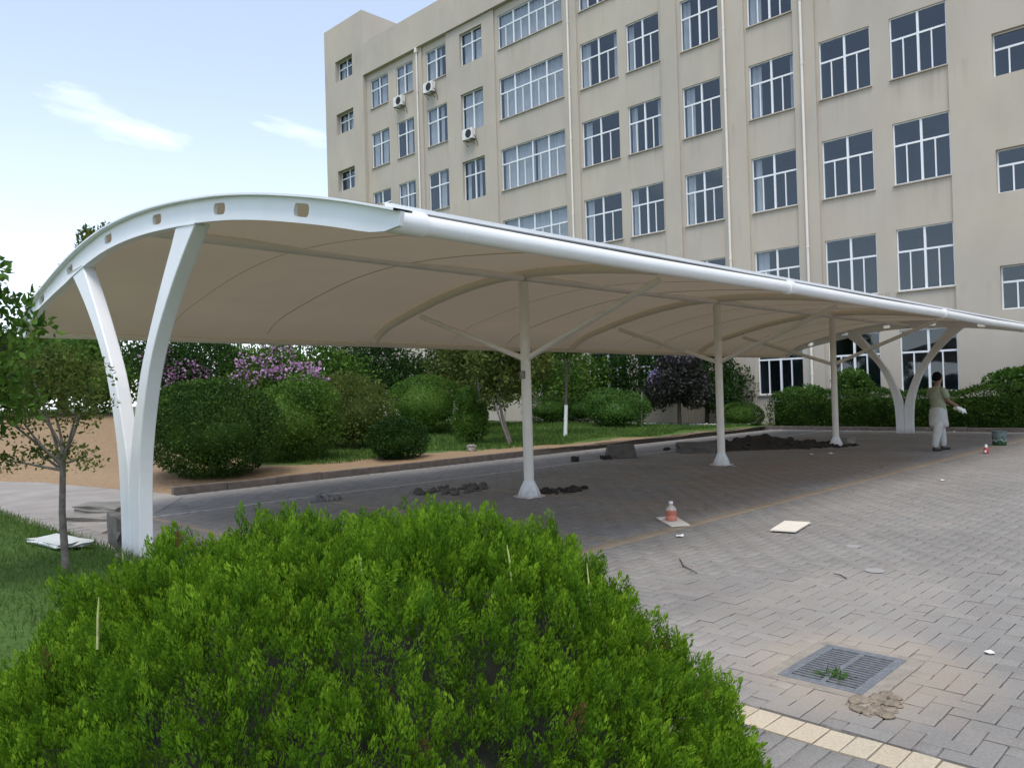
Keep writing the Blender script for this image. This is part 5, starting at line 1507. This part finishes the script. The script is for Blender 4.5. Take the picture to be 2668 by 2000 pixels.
bush('clipped_bush', 'low flat topped clipped bush at the left end of the hedge', 'bush', gz(28.3, 15.35), [(0, 0, 0.36, (0.95, 0.9, 0.55))], 9000, 0.05, M['leaf_box'], 9, lump=0.04, shell=0.18)
bush('small_shrub', 'small shrub with round bright leaves behind the hedge near the third round post', 'shrub', (29.9, 11.7, 0.1), [(0, 0, 1.6, (0.62, 0.6, 0.42)), (0.3, -0.3, 1.4, (0.4, 0.4, 0.35))], 2600, 0.11, M['leaf_bright'], 10, core=False, aspect=0.75)
bush('small_shrub', 'small glossy shrub rising above the hedge right of the person', 'shrub', (29.3, 6.3, 0.1), [(0, 0, 1.45, (0.5, 0.75, 0.4)), (0, -0.4, 1.55, (0.4, 0.4, 0.35))], 2600, 0.11, M['leaf_bright'], 11, core=False, aspect=0.7)
bush('spiky_shrub', 'loose spiky shrub rising above the hedge at the right edge', 'shrub', (29.3, 5.0, 0.1), [(0, 0, 1.4, (0.4, 0.5, 0.55)), (0, 0.1, 1.9, (0.14, 0.14, 0.45)), (0.0, -0.35, 1.75, (0.12, 0.12, 0.4))], 3200, 0.13, M['leaf_mid'], 12, core=False, aspect=0.18, up=0.9, rnd=0.5)
bush('pale_shrub', 'pale green shrub at the left end of the hedge beside the wall', 'shrub', (28.9, 13.4, 0.1), [(0, 0, 1.0, (0.6, 0.6, 0.5)), (0.3, -0.6, 1.1, (0.5, 0.5, 0.4))], 3200, 0.09, M['leaf_bright'], 13)

# the clipped hedge along the building
t = thing('long_hedge', 'long dark clipped hedge along the foot of the office block', 'hedge', (28.5, 4, 0.1))
r_ = np.random.default_rng(14)
n = 60000
hy = -6 + 19.9 * r_.random(n); face = r_.random(n)
wx = 0.78
hh_ = 1.16 + 0.07 * np.sin(hy * 1.3) + 0.05 * np.sin(hy * 3.7 + 1) + 0.10 * sstep(8, 5, hy)
a = r_.random(n)
Px = np.where(face < 0.5, -wx, np.where(face < 0.9, -wx + 2 * wx * a, wx)); Pz = np.where((face >= 0.5) & (face < 0.9), 1.0, a ** 0.8)
rnd_ = np.clip(1 - (np.abs(Px) / wx) ** 6 * 0.15, 0, 1)
P = np.stack([28.5 + Px * (1 - 0.12 * (Pz > 0.9)), hy, 0.1 + hh_ * Pz * rnd_], 1) + r_.normal(size=(n, 3)) * np.array([0.05, 0.05, 0.045])
Nn = np.where((face < 0.5)[:, None], np.array([[-1, 0, 0.3]]), np.where((face < 0.9)[:, None], np.array([[0, 0, 1.0]]), np.array([[1, 0, 0.3]])))
D = unit(Nn * 0.5 + r_.normal(size=(n, 3)) * 0.55 + np.array([0, 0, 0.35]))
L = 0.05 + 0.05 * r_.random(n)
V, T = kites(P, D, unit(Nn + r_.normal(size=(n, 3)) * 0.8), L, L * 0.5)
mb = MB()
o_ = len(V)
cv = []; cq = []
for i, y in enumerate(np.linspace(-5.9, 13.7, 24)):
    z = 1.05 + 0.06 * math.sin(y * 1.3)
    cv += [(28.5 - wx + .12, y, 0.0), (28.5 - wx + .14, y, z), (28.5 + wx - .14, y, z), (28.5 + wx - .12, y, 0.0)]
    if i: cq += [(o_ + 4 * i - 4 + k, o_ + 4 * i + k, o_ + 4 * i + (k + 1) % 4, o_ + 4 * i - 4 + (k + 1) % 4) for k in range(3)]
cq.append((o_, o_ + 1, o_ + 2, o_ + 3)); q_ = o_ + len(cv) - 4; cq.append((q_, q_ + 3, q_ + 2, q_ + 1))
np_mesh('foliage', np.concatenate([V, np.array(cv)]), np.array(cq), T, M['leaf_box'], t)

def limb(mb, rs, p, d, L, r, depth, tips, spread=0.5):
    """recursive tapered limb"""
    p = Vector(p); d = Vector(d).normalized()
    pts = [p]; rr = [r]
    q = p.copy(); dd = d.copy()
    for k in range(3):
        dd = (dd + Vector((rs.uniform(-1, 1), rs.uniform(-1, 1), rs.uniform(-.3, .6))) * 0.16).normalized()
        q = q + dd * (L / 3); pts.append(q.copy()); rr.append(r * (1 - 0.16 * (k + 1)))
    mb.tube(pts, rr, 6 if r < 0.02 else 8)
    tips.append((tuple(q), dd.copy()))
    if depth > 0:
        for k in range(rs.choice((2, 3))):
            nd = (dd + Vector((rs.uniform(-1, 1), rs.uniform(-1, 1), rs.uniform(-.2, .7))) * spread).normalized()
            st = pts[rs.choice((2, 3))]
            limb(mb, rs, st, nd, min(L * rs.uniform(0.5, 0.7), 0.22 if r < 0.02 else 9), r * 0.52, depth - 1, tips, spread)

def tree(name, label, cat, base, blobs, n, size, mat, seed, trunk_h, trunk_r, group=None, bark='bark', lean=(0, 0), depth=2, flowers=None, core=False, lime=0, stake=False, **kw):
    t = thing(name, label, cat, base, group=group)
    rs = random.Random(seed); r = np.random.default_rng(seed)
    mb = MB(); b = Vector(base); top = b + Vector((lean[0], lean[1], trunk_h))
    mid = (b + top) / 2 + Vector((rs.uniform(-.04, .04), rs.uniform(-.04, .04), 0))
    mb.tube([b + Vector((0, 0, -0.05)), b + Vector((0, 0, 0.1)), mid, top], [trunk_r * 1.25, trunk_r, trunk_r * 0.85, trunk_r * 0.7], 10)
    tips = []
    for c, rad_ in [((base[0] + q[0], base[1] + q[1], base[2] + q[2]), q[3]) for q in blobs]:
        d = Vector(c) - top
        st = mid.lerp(top, rs.uniform(0.5, 1.0))
        limb(mb, rs, st, (Vector(c) - st), max(0.2, (Vector(c) - st).length * 0.85), trunk_r * 0.45, depth, tips, 0.7)
    mb.build('trunk', M[bark], t, smooth=True)
    if lime:
        mb = MB(); mb.tube([b + Vector((0, 0, -0.03)), b + Vector((0, 0, 0.1)), b.lerp(top, lime / trunk_h)], [trunk_r * 1.29, trunk_r * 1.05, trunk_r * 0.97], 10); mb.build('whitewash', M['lime'], t, smooth=True)
    bl = [((base[0] + q[0], base[1] + q[1], base[2] + q[2]), q[3]) for q in blobs]
    foliage('crown', r, bl, n, size, mat, t, core=core, **kw)
    if flowers:
        V_ = []; T_ = []; o = 0
        for (c, rr_, nn) in flowers:
            P, nr = lumpy(r, nn, (base[0] + c[0], base[1] + c[1], base[2] + c[2]), rr_, 0.5, 0.5)
            D = unit(nr + r.normal(size=P.shape) * 0.8); L = 0.05 + 0.04 * r.random(len(P))
            V2, T2 = kites(P, D, unit(r.normal(size=P.shape)), L, L * 0.9); V_.append(V2); T_.append(T2 + o); o += len(V2)
        np_mesh('flowers', np.concatenate(V_), None, np.concatenate(T_), M['pink'] if name != 'lilac_myrtle' else M['lilac'], t)['kind'] = 'stuff'
    return t

# flowering myrtles behind the bushes
tree('crape_myrtle', 'pink flowering shrub half hidden behind the near Y post', 'flowering shrub', gz(8.1, 19.6), [(0, 0, 1.7, (0.9, 0.9, 0.8)), (0.5, -0.6, 2.1, (0.8, 0.8, 0.7)), (-0.3, 0.3, 2.3, (0.8, 0.8, 0.7))], 9000, 0.08, M['leaf_dark'], 20, 1.0, 0.05,
     flowers=[((-0.5, -0.1, 2.2), (0.4, 0.4, 0.35), 200), ((0.0, -0.6, 1.8), (0.6, 0.6, 0.35), 280), ((-0.4, -0.2, 1.7), (0.5, 0.5, 0.4), 260)])
tree('crape_myrtle', 'pink flowering shrub rising behind the large dark rounded bush', 'flowering shrub', gz(9.2, 18.4), [(0, 0, 1.6, (0.8, 0.8, 0.7)), (0.3, 0.3, 2.1, (0.7, 0.7, 0.6))], 7000, 0.075, M['leaf_mid'], 21, 1.0, 0.05,
     flowers=[((-0.15, -0.3, 1.75), (0.45, 0.45, 0.3), 240), ((0.1, -0.4, 2.15), (0.55, 0.55, 0.3), 260)])
tree('crape_myrtle', 'pink flowering shrub with the brightest blossom, right of the other two', 'flowering shrub', gz(10.5, 18.6), [(0, 0, 1.6, (0.9, 0.9, 0.7)), (0, 0.3, 2.2, (0.8, 0.8, 0.6))], 8000, 0.075, M['leaf_mid'], 22, 1.0, 0.05,
     flowers=[((-0.1, -0.5, 2.0), (0.95, 0.75, 0.28), 520), ((-0.2, 0.0, 2.55), (0.45, 0.45, 0.25), 180)])
tree('lilac_myrtle', 'dark leaved shrub tree with lilac blossom left of the second round post', 'flowering shrub', gz(27.1, 17.35), [(0, 0, 1.9, (1.05, 1.0, 0.8)), (0.4, -0.5, 1.4, (0.8, 0.8, 0.7)), (-0.5, 0.5, 1.5, (0.8, 0.8, 0.7)), (0.1, 0, 2.7, (0.9, 0.9, 0.6))], 11000, 0.11, M['leaf_purple'], 23, 1.0, 0.09,
     flowers=[((-0.75, 0.6, 2.0), (0.3, 0.3, 0.3), 260), ((0.0, -0.1, 2.75), (0.75, 0.75, 0.35), 420), ((0.5, -0.5, 1.9), (0.35, 0.35, 0.35), 160)])
# young trees on the lawn
tree('young_tree', 'slim young tree with whitewashed lower trunk on the lawn right of the first post', 'tree', gz(19.35, 16.7), [(0.1, 0, 3.2, (0.8, 0.8, 0.6)), (-0.3, 0.2, 3.6, (0.7, 0.7, 0.6)), (0.3, -0.4, 3.7, (0.7, 0.7, 0.6))], 5000, 0.11, M['leaf_mid'], 24, 2.35, 0.06, lime=1.02, lean=(0.06, -0.10))
tree('young_tree', 'young tree with brownish trunk and big leaves left of the first post', 'tree', gz(15.9, 15.8), [(0, 0.1, 1.9, (0.6, 0.6, 0.5)), (-0.5, 0.4, 2.3, (0.6, 0.6, 0.5)), (0.5, -0.5, 2.3, (0.6, 0.6, 0.5)), (0, 0, 2.9, (0.8, 0.8, 0.6))], 4200, 0.14, M['leaf_olive'], 25, 1.5, 0.05, lean=(-0.25, 0.22), bark='bark_grey')
tree('young_tree', 'slim whitewashed young tree behind the narrow upright bush', 'tree', gz(17.6, 18.9), [(0, 0, 2.6, (0.8, 0.8, 0.6)), (-0.4, 0.4, 2.9, (0.7, 0.7, 0.6)), (0.5, -0.4, 2.9, (0.7, 0.7, 0.6))], 4500, 0.13, M['leaf_olive'], 26, 1.9, 0.05, lime=0.9, bark='bark_grey')
for x, y, dx_, dy_, h, lab in ((24.4, 17.3, 0.25, 0.1, 1.3, 'pale wooden stake leaning on the lawn beside the dark lilac shrub'), (27.0, 24.0, 0.2, 0.2, 1.2, 'pale wooden stake leaning in front of the low dark clipped hedge'), (15.3, 15.2, -0.2, 0.35, 1.15, 'grey wooden stake leaning against the young tree with big leaves')):
    z = float(terr(x, y)); mb = MB(); mb.tube([(x, y, z - 0.05), (x + dx_, y + dy_, z + h)], [0.03, 0.025], 7); tag(mb.build('stake', M['bark_grey'], None), lab, 'stake')
# edging of white stones round the lilac shrub
rs = np.random.default_rng(33)
VV = []; FF = []; o_ = 0
for k in range(70):
    u = k / 69; x = 27.3 + 0.6 * u + rs.normal() * 0.05; y = 19.8 - 5.0 * u + rs.normal() * 0.04; s_ = 0.05 + 0.05 * rs.random()
    cv, cq = core_mesh((x, y, float(terr(x, y)) + 0.03), (s_, s_, s_ * 0.8), k, f=0.9, nu=7, nv=5); VV.append(cv); FF.append(cq + o_); o_ += len(cv)
o = np_mesh('stone_edging', np.concatenate(VV), np.concatenate(FF), None, M['lime'], None); tag(o, kind='stuff')

# trees in the background
BT = [(11.4, 27.2, 4.6, 'leaf_dark'), (14.9, 25.2, 4.6, 'leaf_mid'), (18.1, 25.0, 4.3, 'leaf_dark'), (21.0, 22.8, 4.2, 'leaf_olive'), (23.4, 26.2, 4.8, 'leaf_dark'), (26.6, 23.2, 4.6, 'leaf_mid'), (29.0, 20.6, 4.4, 'leaf_dark'), (29.2, 26.5, 5.0, 'leaf_mid'), (8.2, 29.0, 4.2, 'leaf_mid'), (20.5, 30.5, 5.2, 'leaf_dark'), (29.6, 17.6, 3.6, 'leaf_dark')]
BLAB = ['dark broad tree behind the pink flowering shrubs', 'mid green tree behind the rounded dull green bush', 'dark tree behind the smooth dome bush', 'olive leaved tree behind the big-leaved young tree', 'dark tree behind the whitewashed lawn tree', 'mid green tree beside the facade behind the low clipped hedge', 'dark tree close to the facade behind the dense green lawn bush', 'tall mid green tree close to the facade, farthest back', 'mid green tree behind the sand bank near the Y post', 'tall dark tree far behind the lawn', 'dark small tree against the facade behind the lilac shrub']
for k, (x, y, h, m) in enumerate(BT):
    r = h * 0.34
    tree('garden_tree', BLAB[k], 'tree', gz(x, y), [(0, 0, h * 0.62, (r, r, r * 0.95)), (-r * 0.6, r * 0.5, h * 0.45, (r * 0.75, r * 0.75, r * 0.7)), (r * 0.6, -r * 0.6, h * 0.42, (r * 0.8, r * 0.8, r * 0.75)), (0.1, -0.2, h * 0.85, (r * 0.6, r * 0.6, r * 0.5)), (-0.5, -r * 0.7, h * 0.33, (r * 0.7, r * 0.7, r * 0.6))],
         9000, 0.13, M[m], 40 + k, h * 0.4, 0.10, group='trees in the garden behind the canopy', depth=1, shell=0.6, lump=0.4)
LT = [(5.6, 27.0, 3.0, 'leaf_dark'), (7.0, 24.6, 2.9, 'leaf_mid'), (2.6, 29.5, 3.0, 'leaf_mid'), (-0.5, 33.0, 3.3, 'leaf_dark'), (4.0, 34.0, 3.6, 'leaf_olive'), (9.3, 33.5, 4.0, 'leaf_dark')]
LLAB = ['dark dense shrub tree on the sand bank behind the young tree', 'mid green shrub tree on the sand bank seen through the near Y post', 'mid green tree at the far left beyond the path', 'dark tree at the left edge, far beyond the path', 'olive tree far behind the sand bank', 'dark tree far behind the sand bank, right of the olive one']
for k, (x, y, h, m) in enumerate(LT):
    r = h * 0.42
    tree('bank_tree', LLAB[k], 'tree', gz(x, y), [(0, 0, h * 0.55, (r, r, r * 0.8)), (-r * 0.7, r * 0.3, h * 0.36, (r * 0.8, r * 0.8, r * 0.7)), (r * 0.7, -r * 0.4, h * 0.34, (r * 0.8, r * 0.8, r * 0.7))],
         8000, 0.12, M[m], 60 + k, h * 0.35, 0.08, group='trees beyond the path on the left', depth=1, lump=0.35, shell=0.5, core=True)
tree('tall_tree', 'far tall tree whose green top just shows above the white arch', 'tree', (20.3, 64.6, 0), [(0, 0, 13.9, (0.9, 0.9, 1.3)), (0.9, -0.9, 14.5, (0.6, 0.6, 1.0)), (0, 0, 11, (2.0, 2.0, 2.6))], 3600, 0.3, M['leaf_olive'], 70, 9, 0.25, depth=0, core=True)

# the young tree at the left of the near post
def uv(u, v, z, r): return (RT.x * u + F.x * v, RT.y * u + F.y * v, z, r)
tree('young_tree', 'young tree with thin forked trunk on the grass left of the near Y post', 'tree', (2.27, 8.09, 0.03),
     [uv(0.18, 0.1, 1.86, (0.26, 0.26, 0.22)), uv(-0.05, 0, 1.98, (0.28, 0.28, 0.18)), uv(-0.32, 0.1, 1.80, (0.32, 0.32, 0.24)), uv(0.22, -0.05, 1.52, (0.25, 0.3, 0.22)), uv(-0.08, 0.15, 1.58, (0.3, 0.3, 0.24)),
      uv(-0.45, 0, 1.48, (0.3, 0.3, 0.24)), uv(-0.72, 0.1, 1.55, (0.3, 0.3, 0.25)), uv(0.2, 0, 1.06, (0.17, 0.17, 0.13)), uv(-0.28, 0.1, 1.12, (0.2, 0.2, 0.15)), uv(-0.52, 0, 1.05, (0.2, 0.2, 0.13)), uv(-0.02, 0.1, 1.14, (0.16, 0.16, 0.12))],
     3700, 0.043, M['leaf_olive'], 80, 1.15, 0.034, bark='bark_grey', depth=0, shell=0.9, lump=0.4, rnd=1.3)
# branches of a tree standing just outside the left edge
tree('broadleaf_tree', 'broad leaved tree reaching in from the left edge of the view', 'tree', (0.75, 8.2, 0.03),
     [uv(1.08, 0.1, 2.62, (0.17, 0.2, 0.20)), uv(1.20, 0.2, 2.36, (0.17, 0.2, 0.14)), uv(1.40, 0.2, 2.19, (0.17, 0.16, 0.08)), uv(1.08, 0.2, 2.02, (0.2, 0.25, 0.2)), uv(1.1, 0.2, 1.78, (0.22, 0.25, 0.16)), uv(1.22, 0.3, 1.58, (0.22, 0.2, 0.12)), uv(0.6, 0, 2.5, (0.45, 0.5, 0.4)), uv(0.25, 0, 2.2, (0.6, 0.6, 0.6)), uv(0.8, 0.1, 1.6, (0.35, 0.4, 0.3))],
     3200, 0.085, M['leaf_mid'], 81, 1.4, 0.05, depth=0, shell=0.85, lump=0.5, rnd=1.2, aspect=0.5)
